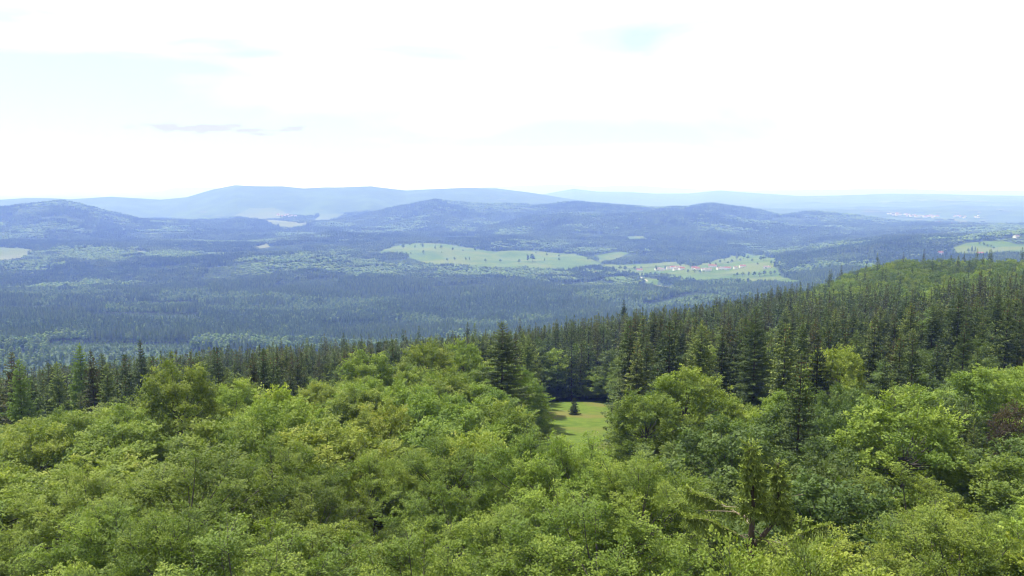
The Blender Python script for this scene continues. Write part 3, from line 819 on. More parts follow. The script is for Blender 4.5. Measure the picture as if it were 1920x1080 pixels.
LONE = make_proto('spruce_tree', *spruce(95, 5.2, 1.9, .30, lod=0, low=.06, ragged=.26, power=.85), [M_spruce, M_cones])
BIG = make_proto('spruce_tree', *spruce(97, 27, 4.9, .45, lod=0, low=.1, ragged=.2, power=.62, cones=50), [M_spruce, M_cones])
RED = make_proto('copper_tree', *broadleaf(99, 14, 3.2, 40, 10, 34, .2, 1.4, .2, lod=1), M_red)
print('protos done')

rng = np.random.default_rng(77)
PL = []      # placed trees: x, y, crown radius
TREES = []   # dict records
def add_tree(kind, proto, x, y, H, Hp, w, **kw):
    r = math.hypot(x, y)
    TREES.append(dict(kind=kind, proto=proto, x=x, y=y, H=H, Hp=Hp, w=w, r=r, **kw)); PL.append((x, y, kw.get('cr', 3.)))
def at_top(xp, yp, r):
    a, s = ray(xp, yp); x = math.sin(a) * r; y = math.cos(a) * r
    return x, y, float(s) * r - float(zg(x, y))
def special(kind, proto, Hp, xp, yp, r, w=None, label=None, cr=3., cat=None):
    x, y, H = at_top(xp, yp, r)
    add_tree(kind, proto, x, y, H, Hp, (w if w else H / Hp), cr=cr, label=label, cat=cat)

special('spruce', BIG, 27, 942, 603, 118, 1.3, 'tall broad dark spruce left of the grassy clearing, highest tree there', 5)
special('spruce', LONE, 5.2, 1077, 745, 214, None, 'small lone spruce standing on the grass of the clearing', 2)
special('larch', LA, 20, 148, 645, 150, None, 'pale green feathery larch, the taller and right one of two at left', 4)
special('larch', LA, 20, 35, 674, 122, None, 'pale green feathery larch, the lower one near the left edge', 4)
special('spruce', SM[0], 25, 262, 634, 178, 1.0, 'tall spruce rising above the left spruce belt behind the two larches', 3)
special('beech', BM[0], 18, 335, 682, 92, 1.0, 'bright yellow-green beech with two humps in front of the left spruces', 5)
special('beech', BM[1], 18, 520, 735, 78, 1.0, 'round bright beech crown below the left spruce belt', 5)
special('beech', BM[2], 18, 800, 640, 135, 1.1, 'tall beech reaching above the other beeches left of the big spruce', 5)
special('beech', BM[0], 18, 690, 660, 130, 1.1, 'beech crown left of the tallest beech near the big spruce', 5)
special('beech', BM[1], 18, 870, 640, 150, 1.0, 'feathery beech just left of the big dark spruce', 4)
special('spruce', BIG, 27, 1418, 575, 125, 1.05, 'broad spruce with wide drooping branches in the middle of the right slope', 4.5)
special('spruce', SN[0], 25, 1505, 652, 74, 1.1, 'narrow spruce rising out of the beeches right of centre', 2.5)
special('spruce', SN[1], 25, 1712, 622, 112, 1.15, 'dark spruce among light beeches at the upper right', 3)
special('spruce', SN[0], 25, 1812, 590, 128, .95, 'tall spruce with bare stem between beeches near the right edge', 3)
special('spruce', SM[1], 25, 1660, 672, 100, .7, 'small brownish spruce between beeches at the right', 2)
special('spruce', SN[0], 25, 1280, 600, 230, 1.1, 'broad spruce above the bluish broadleaf trees right of the clearing', 3)
special('spruce', SM[1], 25, 1170, 562, 330, 1.0, 'tallest spruce top on the skyline right of centre', 3)
special('beech', BM[1], 18, 1285, 690, 92, 1.15, 'large beech at the right edge of the clearing', 5.5)
special('beech', BM[2], 18, 1215, 735, 86, .95, 'beech whose side faces the clearing, low on the right of it', 4)
special('beech', BM[0], 18, 1700, 745, 68, 1.15, 'big rounded beech in the right foreground', 5.5)
special('beech', BM[1], 18, 1845, 690, 100, 1.1, 'light green beech near the right edge in front of the spruces', 5)
special('beech', BM[2], 18, 1570, 650, 118, 1.0, 'pale beech between two spruces on the right slope', 4)
special('copper', RED, 14, 1902, 765, 92, .75, 'reddish brown leaved tree at the right edge', 3.5)

special('beech', BN[0], 18, 1368, 1048, 22.5, .85, 'bright leafy treetop in front of the double-topped spruce', 2.5)
special('beech', BN[1], 18, 1560, 1046, 24, .8, 'small leafy treetop at the bottom right of the double-topped spruce', 2.5)
special('beech', BN[1], 18, 1195, 862, 46, 1.05, 'rounded beech crown just below the right corner of the clearing', 4.5)
special('beech', BN[2], 18, 1088, 836, 50, 1.1, 'beech crown right below the middle of the clearing', 4.5)
special('beech', BN[0], 18, 1010, 815, 54, 1.0, 'beech crown below the left corner of the clearing', 4.5)
# bluish broadleaf trees behind the clearing
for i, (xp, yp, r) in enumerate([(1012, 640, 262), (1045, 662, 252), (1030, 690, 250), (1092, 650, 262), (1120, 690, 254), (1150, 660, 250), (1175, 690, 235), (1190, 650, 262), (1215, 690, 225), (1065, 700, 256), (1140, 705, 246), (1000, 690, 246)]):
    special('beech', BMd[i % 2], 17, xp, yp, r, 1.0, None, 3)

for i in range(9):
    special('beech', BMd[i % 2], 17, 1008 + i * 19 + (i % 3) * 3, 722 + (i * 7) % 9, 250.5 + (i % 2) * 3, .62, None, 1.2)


def in_clearing(x, y, cr):
    r = math.hypot(x, y)
    if r < 56 or r > 249: return False
    X, _ = pix(x, y, float(zg(x, y)))
    m = cr * F / r
    return 1026 - m < X < 1142 + m
def far_from(x, y, cr, k=.62):
    for (a, b, c) in PL:
        d2 = (a - x) ** 2 + (b - y) ** 2
        if d2 < (k * (c + cr)) ** 2: return False
    return True

# the fill: dart throwing, wider crowns first
def species(xp, r, n1, n2):
    """what grows at photo column xp and distance r"""
    if xp < 1000:
        edge = np.interp(xp, [-300, 0, 200, 450, 620, 760, 900, 1000], [118, 118, 128, 118, 132, 158, 150, 140]) + (n1 - .5) * 26
        if r < edge: return 'B'
        return 'S' if n2 < .88 else 'B'
    if xp < 1180:
        if r < 60: return 'B'
        if r < 250: return 'B' if n2 < .85 else 'S'
        return 'S' if n2 < .92 else 'D'
    edge = np.interp(xp, [1180, 1300, 1400, 1600, 1750, 1920, 2200], [112, 108, 108, 110, 132, 138, 138]) + (n1 - .5) * 30
    if r < edge: return 'B' if n2 < (.92 if r < 100 else .84) else 'S'
    e2 = np.interp(xp, [1180, 1400, 1500, 1700, 2000], [900, 900, 430, 335, 300]) + (n1 - .5) * 150
    if r < e2: return 'S' if n2 < .86 else 'D'
    return 'B' if n2 < .94 else 'S'

n1f = lambda x, y: float(vnoise(x / 25, y / 25, 9))
for step, (cr0, tries, want) in enumerate([(4.3, 9000, 'B'), (2.65, 18000, 'S')]):
    for _ in range(tries):
        r = math.sqrt(rng.uniform(19 ** 2, 330 ** 2)); xp = rng.uniform(-260, 2180)
        if step == 0 and r > 262: continue
        if step == 1 and r < 50: continue
        a = float(az_of(xp)); x = math.sin(a) * r; y = math.cos(a) * r
        sp = species(xp, r, n1f(x, y), rng.random())
        if (sp == 'S') != (want == 'S'): continue
        cr = cr0 * rng.uniform(.8, 1.2)
        if r < 34 and 1230 < xp < 1600: continue     # room for the double topped spruce
        if in_clearing(x, y, cr): continue
        if not far_from(x, y, cr, .66 if want == 'S' else .64): continue
        if want == 'S':
            H = rng.uniform(20, 27.5) if r > 110 else rng.uniform(17, 22)
            cap = float(np.interp(xp, [0, 600, 800, 1000, 1100, 1200, 1400, 1550, 1700, 1920], [646, 643, 632, 612, 590, 574, 556, 525, 505, 492])) + rng.uniform(0, 26) * min(1, 150 / r)
            H = max(min(H, float(ray(xp, cap)[1]) * r - float(zg(x, y))), 9.)
            q = int(rng.choice([0, 1, 2], p=[.45, .35, .2] if xp < 1200 else [.35, .3, .35]))
            pr = (SN[q % 2] if r < 105 else SM[q] if r < 240 else SF[q])
            add_tree('spruce', pr, x, y, H, 25, H / 25 * rng.uniform(1.0, 1.3), cr=cr)
        else:
            H = rng.uniform(15.5, 18.8) if r < 60 else rng.uniform(15.0, 19.5)
            q = int(rng.integers(0, 3))
            if sp == 'D': pr, Hp = BMd[q % 2], 17
            else: pr, Hp = (BN[q] if r < 62 else BM[q] if r < 230 else BF[q % 2]), 18
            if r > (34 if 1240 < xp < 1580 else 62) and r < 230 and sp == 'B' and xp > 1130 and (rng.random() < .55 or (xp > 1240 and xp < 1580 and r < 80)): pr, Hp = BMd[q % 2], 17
            add_tree('beech', pr, x, y, H, Hp, cr / 4.3 * rng.uniform(.98, 1.12), cr=cr)
print('trees placed', len(TREES))

# which of them are individuals: the 300 that show largest of each kind
for t in TREES:
    X, Y = pix(t['x'], t['y'], float(zg(t['x'], t['y'])) + t['H'])
    t['X'] = float(X); t['Y'] = float(Y)
    t['size'] = t.get('cr', 3) / t['r'] * F
    t['inview'] = -t['size'] < t['X'] < 1920 + t['size'] and t['Y'] < 1080 + (10 if t['r'] > 20 else 0)
order = ['first', 'second', 'third', 'fourth', 'fifth', 'sixth', 'seventh', 'eighth', 'ninth', 'tenth', 'eleventh', 'twelfth', 'thirteenth', 'fourteenth', 'fifteenth', 'sixteenth', 'seventeenth', 'eighteenth', 'nineteenth', 'twentieth', 'twenty-first', 'twenty-second', 'twenty-third', 'twenty-fourth', 'twenty-fifth', 'twenty-sixth', 'twenty-seventh', 'twenty-eighth', 'twenty-ninth', 'thirtieth']
def nth(i): return order[i] if i < len(order) else str(i + 1) + 'th'
ind = []; rest = []
for kind in ('beech', 'spruce', 'larch', 'copper'):
    ks = [t for t in TREES if t['kind'] == kind]
    ks.sort(key=lambda t: (not t['inview'], not t.get('label'), -t['size'] * (1 if t['r'] < 250 else .6)))
    lim = 260 if kind == 'beech' else 290
    iv = [t for t in ks if t['inview']]
    ind += iv[:lim]; rest += iv[lim:] + [t for t in ks if not t['inview']]
# rows: bands of distance, counted from the left
rowname = ['front', 'second', 'third', 'fourth', 'fifth', 'sixth', 'seventh', 'eighth', 'ninth', 'tenth', 'eleventh', 'twelfth', 'thirteenth', 'fourteenth']
for kind, plur in (('beech', 'beeches'), ('spruce', 'spruces')):
    un = sorted([t for t in ind if t['kind'] == kind and not t.get('label')], key=lambda t: t['r'])
    for side, lo, hi in (('left of the clearing', -999, 1085), ('right of the clearing', 1085, 9999)):
        ss = [t for t in un if lo <= t['X'] < hi]
        rows = max(1, math.ceil(len(ss) / (13 if kind == 'beech' else 17))); per = math.ceil(len(ss) / rows) if ss else 1
        for q in range(rows):
            row = sorted(ss[q * per:(q + 1) * per], key=lambda t: t['X'])
            for i, t in enumerate(row):
                big = 'broad' if t.get('cr', 3) > (3.9 if kind == 'beech' else 2.2) else 'slim'
                t['label'] = f"{big} {kind}, {nth(i)} from the left in the {rowname[min(q, 13)]} row of {plur} {side}"
GRP = {'beech': 'beeches of the near woods', 'spruce': 'spruces of the near woods', 'larch': 'larches on the left', 'copper': None}
for t in ind:
    plant(t['proto'], t['x'], t['y'], t['H'], t['Hp'], float(rng.uniform(0, 6.28)), t['label'], {'beech': 'beech tree', 'spruce': 'spruce tree', 'larch': 'larch tree', 'copper': 'tree'}[t['kind']], GRP[t['kind']], sw=t['w'])
print('individuals', len(ind), 'rest', len(rest))

# ------------------------------------------------------------------ woods as stuff
def joined(proto):
    """trunk and crown of a proto in one mesh, for the masses"""
    _, w, c = proto
    def rd(me):
        V = np.zeros(len(me.vertices) * 3, np.float32); me.vertices.foreach_get('co', V)
        Q = np.zeros(len(me.loops), np.int32); me.loops.foreach_get('vertex_index', Q)
        T = np.zeros(len(me.vertices), np.float32)
        if 'tone' in me.attributes: me.attributes['tone'].data.foreach_get('value', T)
        M = np.zeros(len(me.polygons), np.int32); me.polygons.foreach_get('material_index', M)
        return V.reshape(-1, 3), Q.reshape(-1, 4), T, M
    a = rd(w); b = rd(c)
    return build_mesh('woods_tree', np.concatenate([a[0], b[0]]), np.concatenate([a[1], b[1] + len(a[0])]), [w.materials[0]] + list(c.materials), np.concatenate([a[2], b[2]]), np.concatenate([a[3], b[3] + 1]))
JB = [joined(p) for p in BM[:2] + BF]; JS = [joined(p) for p in SM + SF]
# 1: the leftover trees and the rest of the near hill, by kind
X = [[], []]; Y = [[], []]; KK = [[], []]; SS = [[], []]
def put(s, x, y, k, sc): X[s].append(x); Y[s].append(y); KK[s].append(k); SS[s].append(sc)
for t in rest:
    if t['kind'] in ('larch', 'copper'): continue
    s = 0 if t['kind'] == 'beech' else 1
    q = int(rng.integers(0, 3)) if s else int(rng.integers(0, 2))
    near = t['r'] < 230
    put(s, t['x'], t['y'], (q + (0 if near else 3)) if s else (q + (0 if near else 2)), (t['w'], t['w'], t['H'] / t['Hp']))
gx, gy = np.meshgrid(np.arange(-520, 560, 5.8), np.arange(200, 900, 5.8))
gx = gx.ravel() + rng.uniform(-2.4, 2.4, gx.size); gy = gy.ravel() + rng.uniform(-2.4, 2.4, gy.size)
gr = np.hypot(gx, gy); gxp = 960 + F * np.tan(np.arctan2(gx, gy)) / math.cos(PITCH)
keep = (gr > 328) & (gr < 840) & (gxp > -420) & (gxp < 2340)
# behind the crest of the near slope a thinner cover is enough
hid = ((gxp < 1300) & (gr > 520))
gz = zg(gx, gy)
for x, y, r, xp, hd in zip(gx[keep], gy[keep], gr[keep], gxp[keep], hid[keep]):
    if hd and rng.random() < .6: continue
    sp = species(xp, r, n1f(x, y), rng.random())
    if sp == 'S':
        if rng.random() < .12: continue
        h = rng.uniform(.72, 1.08); q = int(rng.choice([0, 1, 2], p=[.35, .3, .35])); w = h * rng.uniform(.9, 1.15)
        put(1, x, y, q + 3, (w, w, h))
    else:
        if rng.random() < .55: continue
        h = rng.uniform(.85, 1.1); w = rng.uniform(.85, 1.1)
        put(0, x, y, 2 + int(rng.integers(0, 2)), (w, w, h))
stuff_cloud('beech_woods', np.array(X[0]), np.array(Y[0]), KK[0], SS[0], JB, 'mass of light green beeches covering the crest of the right ridge', 'woods', 1)
stuff_cloud('spruce_woods', np.array(X[1]), np.array(Y[1]), KK[1], SS[1], JS, 'dense dark spruces covering the near slopes', 'woods', 2)
print('near woods', len(X[0]), len(X[1]))

# 2: the valley woods
FS = [far_spruce(101, 23, 3.8), far_pine(102, 20.5, 3.2), far_spruce(103, 24, 4.0, mat=M_farm)]
FB = [far_broadleaf(111), far_broadleaf(112, 16, 3.8), far_broadleaf(113, 21, 4.8)]
LIGHT = [  # photo outlines of broadleaf stands in the valley
    [(60, 570), (130, 556), (220, 548), (300, 545), (365, 543), (375, 552), (290, 558), (220, 565), (130, 580), (60, 590)],
    [(355, 560), (430, 558), (430, 572), (370, 574)], [(0, 480), (60, 485), (120, 470), (250, 468), (280, 476), (200, 482), (130, 500), (60, 520), (0, 520)],
    [(470, 595), (560, 600), (640, 600), (620, 612), (500, 612)], [(850, 610), (980, 600), (1050, 606), (1000, 618), (860, 622)], [(740, 600), (800, 595), (860, 605), (800, 620), (700, 620)],
    [(850, 555), (930, 548), (935, 560), (870, 565)], [(1180, 575), (1290, 556), (1300, 572), (1200, 590)], [(840, 520), (900, 522), (905, 532), (850, 528)],
    [(1040, 430), (1130, 425), (1180, 440), (1100, 445)], [(840, 420), (900, 430), (890, 445), (850, 440)], [(1000, 468), (1100, 465), (1180, 470), (1120, 480)],
    [(540, 480), (640, 470), (700, 480), (640, 500), (560, 500)], [(900, 460), (1010, 458), (1050, 468), (930, 470)], [(200, 575), (330, 590), (330, 600), (200, 590)],
    [(1060, 500), (1130, 495), (1180, 505), (1160, 520), (1090, 515)], [(1100, 540), (1180, 535), (1200, 550), (1110, 560)]]
LW = [world_poly(p, 1250.) for p in LIGHT]
def far_types(x, y):
    """0 spruce, 1 broadleaf; and stand height; bare = no tree"""
    w = fbm(x / 420 + 7, y / 420, 31, 4) + .22 * (vnoise(x / 60, y / 60, 37) - .5)
    t = (w > .612)
    for p in LW: t |= inside(x, y, p) & (fbm(x / 60, y / 60, 39, 3) > .54)
    t |= (rng.random(len(x)) < np.where(np.hypot(x, y) < 2650, .06, .012))
    # stands of even age with straight borders
    ca, sa = math.cos(.35), math.sin(.35)
    u = (x * ca + y * sa); v = (-x * sa + y * ca)
    u = u + 70 * (vnoise(x / 160, y / 160, 43) - .5); v = v + 70 * (vnoise(x / 160, y / 160, 44) - .5)
    st = h2(np.floor(u / 210), np.floor(v / 150), 12)
    hgt = np.interp(st, [0, .11, .111, .25, .6, 1], [.22, .42, .66, .8, .95, 1.18])
    return t, hgt
def stand_mix(x, y):
    return np.clip((fbm(x / 240 + 3, y / 240, 57, 3) - .42) * 7, 0.02, .95)
def free(x, y):
    k = np.ones(len(x), bool)
    for p in polys: k &= ~inside(x, y, p)
    for T_ in (TR1, TR2):
        for q in T_: k &= ((x - q[0]) ** 2 + (y - q[1]) ** 2 > 22 ** 2)
    return k
def grid(r0, r1, sp, jit=.42):
    n = int(2 * r1 / sp)
    gx, gy = np.meshgrid(np.arange(-r1 * .8, r1 * .8, sp), np.arange(r0 * .75, r1, sp))
    gx = gx.ravel() + rng.uniform(-jit, jit, gx.size) * sp; gy = gy.ravel() + rng.uniform(-jit, jit, gx.size) * sp
    r = np.hypot(gx, gy); a = np.abs(np.arctan2(gx, gy))
    k = (r > r0) & (r < r1) & (a < .68)
    return gx[k], gy[k]
ax, ay = [], []
for r0, r1, s in ((840, 1350, 13.), (1350, 2700, 6.4)):
    x, y = grid(r0, r1, s); ax.append(x); ay.append(y)
x = np.concatenate(ax); y = np.concatenate(ay)
k = free(x, y); x = x[k]; y = y[k]
t, hg = far_types(x, y)
mixd = stand_mix(x, y)
kk = np.where(t, 3 + rng.integers(0, 3, len(x)), np.where(rng.random(len(x)) < mixd, 2, rng.integers(0, 2, len(x))))
drop = t & (rng.random(len(x)) < .35); x, y, t, hg, kk = x[~drop], y[~drop], t[~drop], hg[~drop], kk[~drop]
s = hg * rng.uniform(.88, 1.06, len(x)) * np.where(t, 1, .86)
stuff_cloud('valley_forest', x, y, kk, s, FS + FB, 'dark spruce forest with light broadleaf stands filling the valley', 'forest', 3)
print('valley trees', len(x))
# 3: farther woods as pieces of canopy
PS = [patch(201, 13, 27, 's'), patch(202, 13, 27, 's', M_farm)]; PB = [patch(211, 9, 27, 'b'), patch(212, 9, 27, 'b')]
xs, ys, ks_, ss_ = [], [], [], []
for r0, r1, sp, sc in ((2650, 5000, 22., 1.0), (5000, 7600, 34., 1.35)):
    x, y = grid(r0, r1, sp)
    # keep a margin round the fields
    k = free(x, y) & free(x + 10, y) & free(x - 10, y) & free(x, y + 11) & free(x, y - 11)
    x = x[k]; y = y[k]; t, hg = far_types(x, y)
    xs.append(x); ys.append(y); ks_.append(np.where(t, 2 + rng.integers(0, 2, len(x)), (rng.random(len(x)) < stand_mix(x, y)).astype(int)))
    z = hg * rng.uniform(.9, 1.1, len(x)); ss_.append(np.stack([np.full(len(x), sc), np.full(len(x), sc), z * (1 if sc < 1.2 else 1.15)], 1))
x = np.concatenate(xs); y = np.concatenate(ys)
stuff_cloud('distant_forest', x, y, np.concatenate(ks_), np.concatenate(ss_), PS + PB, 'blue-green forest covering the far hills', 'forest', 4, sink=1.0)
print('patches', len(x))

# ------------------------------------------------------------------ trees on the valley meadows
FT = [('broadleaf_tree', FB[i]) for i in range(3)]
def valley_tree(xp, yp, hpx, kind, label, group):
    q = hit(xp, yp, 1500.)
    if q is None: return
    x, y, r = q; H = hpx / F * r
    me = (FB if kind == 'b' else FS)[rng.integers(0, 3)]
    Hp = {0: 19, 1: 16, 2: 21}[FB.index(me)] if kind == 'b' else {0: 24, 1: 22, 2: 26}[FS.index(me)]
    o = link('broadleaf_tree' if kind == 'b' else 'spruce_tree', me)
    o.location = (x, y, float(zg(x, y)) + .2); s = H / Hp; w = s * (1.5 if kind == 'b' else 1.2)
    o.scale = (w, w, s); o.rotation_euler = (0, 0, float(rng.uniform(0, 6.28)))
    tag(o, label, 'broadleaf tree' if kind == 'b' else 'spruce tree', group)
MT = [(756, 468, 12, 'b'), (769, 462, 8, 'b'), (778, 466, 7, 'b'), (793, 465, 11, 's'), (790, 463, 8, 'b'), (816, 468, 10, 's'), (827, 468, 10, 'b'), (794, 478, 10, 'b'), (849, 471, 8, 'b'), (828, 476, 5, 'b'), (762, 479, 7, 'b'), (770, 478, 6, 'b'), (891, 472, 8, 'b'), (868, 472, 5, 'b'), (852, 489, 8, 'b'), (838, 491, 8, 'b'), (880, 490, 9, 's'), (873, 489, 7, 'b'), (910, 493, 10, 'b'), (938, 493, 9, 'b'), (973, 496, 12, 'b'), (990, 493, 18, 's'), (998, 492, 18, 'b'), (1005, 477, 6, 'b'), (1025, 481, 8, 'b'), (1021, 491, 8, 's'), (1048, 484, 8, 'b'), (1048, 490, 8, 'b'), (1102, 489, 8, 'b'), (1116, 490, 10, 'b')]
for i, (a, b, h, k) in enumerate(MT):
    valley_tree(a, b, h, k, f"small {'tree' if k == 'b' else 'dark conifer'}, {nth(i)} of those dotted over the long valley pasture", 'trees dotted over the valley pasture')
VT = [(1126, 507, 9, 'b'), (1133, 512, 10, 'b'), (1145, 514, 12, 'b'), (1156, 515, 12, 's'), (1167, 516, 11, 'b'), (1180, 514, 11, 'b'), (1187, 516, 9, 'b'), (1262, 521, 8, 'b'), (1223, 533, 6, 'b'), (1206, 529, 9, 'b'), (1350, 495, 9, 'b'), (1358, 492, 8, 'b'), (1331, 498, 7, 'b'), (1372, 494, 9, 'b'), (1420, 498, 7, 'b'), (1446, 497, 9, 'b'), (1462, 500, 11, 'b'), (1473, 505, 12, 's'), (1285, 499, 8, 'b'), (1295, 497, 9, 'b'), (1306, 494, 9, 'b'), (1318, 491, 9, 'b'), (1330, 488, 9, 'b'), (1462, 519, 8, 'b'), (1471, 521, 7, 'b'), (1230, 509, 13, 's'), (1247, 508, 11, 's'), (1381, 487, 17, 's'), (1394, 487, 15, 'b'), (1402, 489, 12, 'b'), (1388, 492, 9, 'b'), (1410, 492, 8, 'b'), (1432, 490, 14, 'b'), (1426, 490, 11, 'b'), (1454, 491, 14, 's'), (1468, 492, 12, 's'), (1342, 501, 9, 'b'), (1365, 497, 8, 'b'), (1290, 513, 9, 'b'), (1302, 513, 9, 'b'), (1312, 513, 8, 'b'), (1320, 513, 7, 'b'), (1382, 520, 10, 'b'), (1392, 520, 12, 'b'), (1404, 520, 12, 's'), (1414, 520, 12, 'b'), (1424, 520, 13, 'b'), (1433, 519, 13, 'b'), (1444, 518, 12, 'b'), (1376, 520, 8, 'b'), (1452, 516, 10, 'b'), (1210, 521, 12, 'b'), (1219, 521, 13, 'b'), (1228, 522, 13, 'b'), (1240, 522, 13, 'b'), (1250, 522, 12, 'b'), (1140, 509, 10, 'b'), (1150, 510, 12, 'b'), (1162, 510, 14, 'b'), (1172, 510, 13, 'b'), (1190, 507, 10, 'b'), (1202, 506, 8, 'b'), (1275, 501, 9, 'b'), (1330, 512, 5, 'b'), (1436, 506, 6, 'b')]
for i, (a, b, h, k) in enumerate(VT):
    valley_tree(a, b, h, k, f"{'rounded tree' if k == 'b' else 'dark pointed conifer'}, {nth(i)} of those standing around the village", 'trees standing around the village')
RT = [(1815, 475, 9, 'b'), (1822, 474, 12, 's'), (1828, 474, 12, 's'), (1836, 460, 6, 'b'), (1844, 462, 7, 'b'), (1851, 464, 7, 'b'), (1858, 466, 7, 'b'), (1863, 468, 6, 'b'), (1850, 478, 7, 'b')]
for i, (a, b, h, k) in enumerate(RT):
    valley_tree(a, b, h, k, f"{'tree' if k == 'b' else 'slim conifer'}, {nth(i)} of those on the meadow at the right", 'trees on the right hand meadow')

# ------------------------------------------------------------------ houses
def box(cx, cy, z0, z1, w, d):
    V = np.array([[sx * w / 2 + cx, sy * d / 2 + cy, z] for z in (z0, z1) for sx, sy in ((-1, -1), (1, -1), (1, 1), (-1, 1))])
    Q = np.array([[0, 3, 2, 1], [4, 5, 6, 7], [0, 1, 5, 4], [1, 2, 6, 5], [2, 3, 7, 6], [3, 0, 4, 7]])
    return V, Q
def house(x, y, z, w, d, h, rh, rz, roof_m, label, group, win=True, chim=True):
    e = link('farmhouse' if win else 'house', None)
    e.location = (x, y, z); e.rotation_euler = (0, 0, rz); tag(e, label, 'house', group)
    # walls with gables
    V = np.array([[-w / 2, -d / 2, -2], [w / 2, -d / 2, -2], [w / 2, d / 2, -2], [-w / 2, d / 2, -2], [-w / 2, -d / 2, h], [w / 2, -d / 2, h], [w / 2, d / 2, h], [-w / 2, d / 2, h], [-w / 2, 0, h + rh], [w / 2, 0, h + rh]])
    Q = np.array([[0, 1, 5, 4], [2, 3, 7, 6], [1, 2, 6, 5], [3, 0, 4, 7]]); T = np.array([[5, 6, 9], [7, 4, 8]])
    link('wall', build_mesh('wall', V, [Q, T], M_wall), e)
    o = .6; t = .35; k = rh / (d / 2)
    rv = []
    for s in (-1, 1):
        for (yy, zz) in ((s * (d / 2 + o), h - o * k + .1), (0, h + rh + .1)):
            for xx in (-w / 2 - o, w / 2 + o): rv += [[xx, yy, zz], [xx, yy, zz + t]]
    rv = np.array(rv); qs = []
    for b in (0, 8):
        qs += [[b, b + 2, b + 6, b + 4], [b + 1, b + 5, b + 7, b + 3], [b, b + 1, b + 3, b + 2], [b, b + 4, b + 5, b + 1], [b + 2, b + 3, b + 7, b + 6]]
    link('roof', build_mesh('roof', rv, np.array(qs), roof_m), e)
    if chim: V, Q = box(w * .2, 0, h + rh - .8, h + rh + 1.3, .9, .9); link('chimney', build_mesh('chimney', V, Q, M_wall), e)
    if win:
        for s in (-1, 1):
            for i in range(int(w // 4)):
                V, Q = box(-w / 2 + 2 + i * 4, s * d / 2, 1.0, 2.5, 1.3, .12)
                link('window', build_mesh('window', V, Q, M_glass), e)
HS = [(1107, 513, 7, 0, 'farmhouse with red roof standing apart left of the village'), (1116, 514, 8, 0, 'white house behind the detached red roofed farmhouse'),
      (1199, 509, 8, 0, 'small red roofed house left of the village'), (1234, 507, 9, 0, 'pinkish house at the left end of the village'), (1241, 508, 8, 1, 'brown roofed barn at the left end of the village'),
      (1257, 505, 10, 1, 'long white farm building in the village centre'), (1264, 504, 11, 0, 'red roofed farmhouse in the village centre'), (1272, 504, 9, 1, 'brown roofed white house in the village centre'), (1278, 506, 8, 0, 'small white house right of the village centre'), (1268, 507, 9, 0, 'white house in front of the village centre'),
      (1302, 505, 8, 0, 'bright red roofed house on the slope above the hedge'), (1307, 507, 8, 0, 'white house below the bright red roofed one'), (1320, 508, 7, 0, 'narrow white house left of the long barn'), (1327, 508, 10, 1, 'long white house in the right half of the village'), (1336, 502, 11, 0, 'red roofed house above the right half of the village'),
      (1349, 506, 8, 1, 'brown roofed barn right of the long house'), (1356, 506, 6, 1, 'small brown shed at the right of the village'), (1364, 506, 9, 0, 'wide white house in the right of the village'), (1379, 505, 5, 0, 'small white cottage in the right of the village'), (1392, 502, 8, 0, 'yellowish house at the right end of the village'), (1438, 504, 9, 1, 'grey roofed house among trees right of the village'), (1497, 520, 9, 0, 'white building half hidden behind the right ridge'),
      (1762, 478, 7, 0, 'white farmhouse just behind the right ridge'), (1838, 479, 7, 0, 'pale house below the right hand meadow'), (1905, 446, 6, 1, 'small house at the far right among trees'), (116, 480, 6, 0, 'pale house in the trees of the left valley'), (113, 478, 4, 0, 'small shed in the trees of the left valley')]
for xp, yp, wpx, rf, lab in HS:
    q = hit(xp, yp + .5, 1500.)
    x, y, r = q
    w = wpx / F * r * 1.35
    house(x, y, float(zg(x, y)) + 1.0, w, min(w * .62, 10.5) * 1.2, 7.0, 2.8, float(rng.uniform(-.5, .5)), [M_roof, M_roof2][rf if HS.index((xp, yp, wpx, rf, lab)) % 3 else 1 if 'red' not in lab else 0], lab, 'houses of the village')
tg = np.random.default_rng(8)
for k in range(84):
    if k < 60:
        xp = tg.choice([tg.uniform(1655, 1690), tg.uniform(1695, 1730), tg.uniform(1730, 1768), tg.uniform(1775, 1850)]); yp = np.interp(xp, [1655, 1700, 1730, 1850], [402.5, 405, 408, 408]) + tg.uniform(-1.5, 3)
    elif k < 72: xp = tg.uniform(1750, 1810); yp = np.interp(xp, [1750, 1810], [420, 422]) + tg.uniform(-1, 1)
    else: xp = tg.uniform(520, 560); yp = tg.uniform(405, 409)
    q = hit(xp, yp, 7400.)
    if q is None: continue
    x, y, r = q
    house(x, y, float(zg(x, y)) + 3 + r * .0008, tg.uniform(14, 26), tg.uniform(10, 14), tg.uniform(6, 10), 4, tg.uniform(-.6, .6), [M_roof, M_roof2, M_roof2, M_roof2][int(tg.integers(0, 4))],
          'tiny pale house of the far town on the plain' if k < 72 else 'tiny white house in the far left basin', 'houses of the far town' if k < 72 else 'houses of the far left basin', win=False, chim=False)

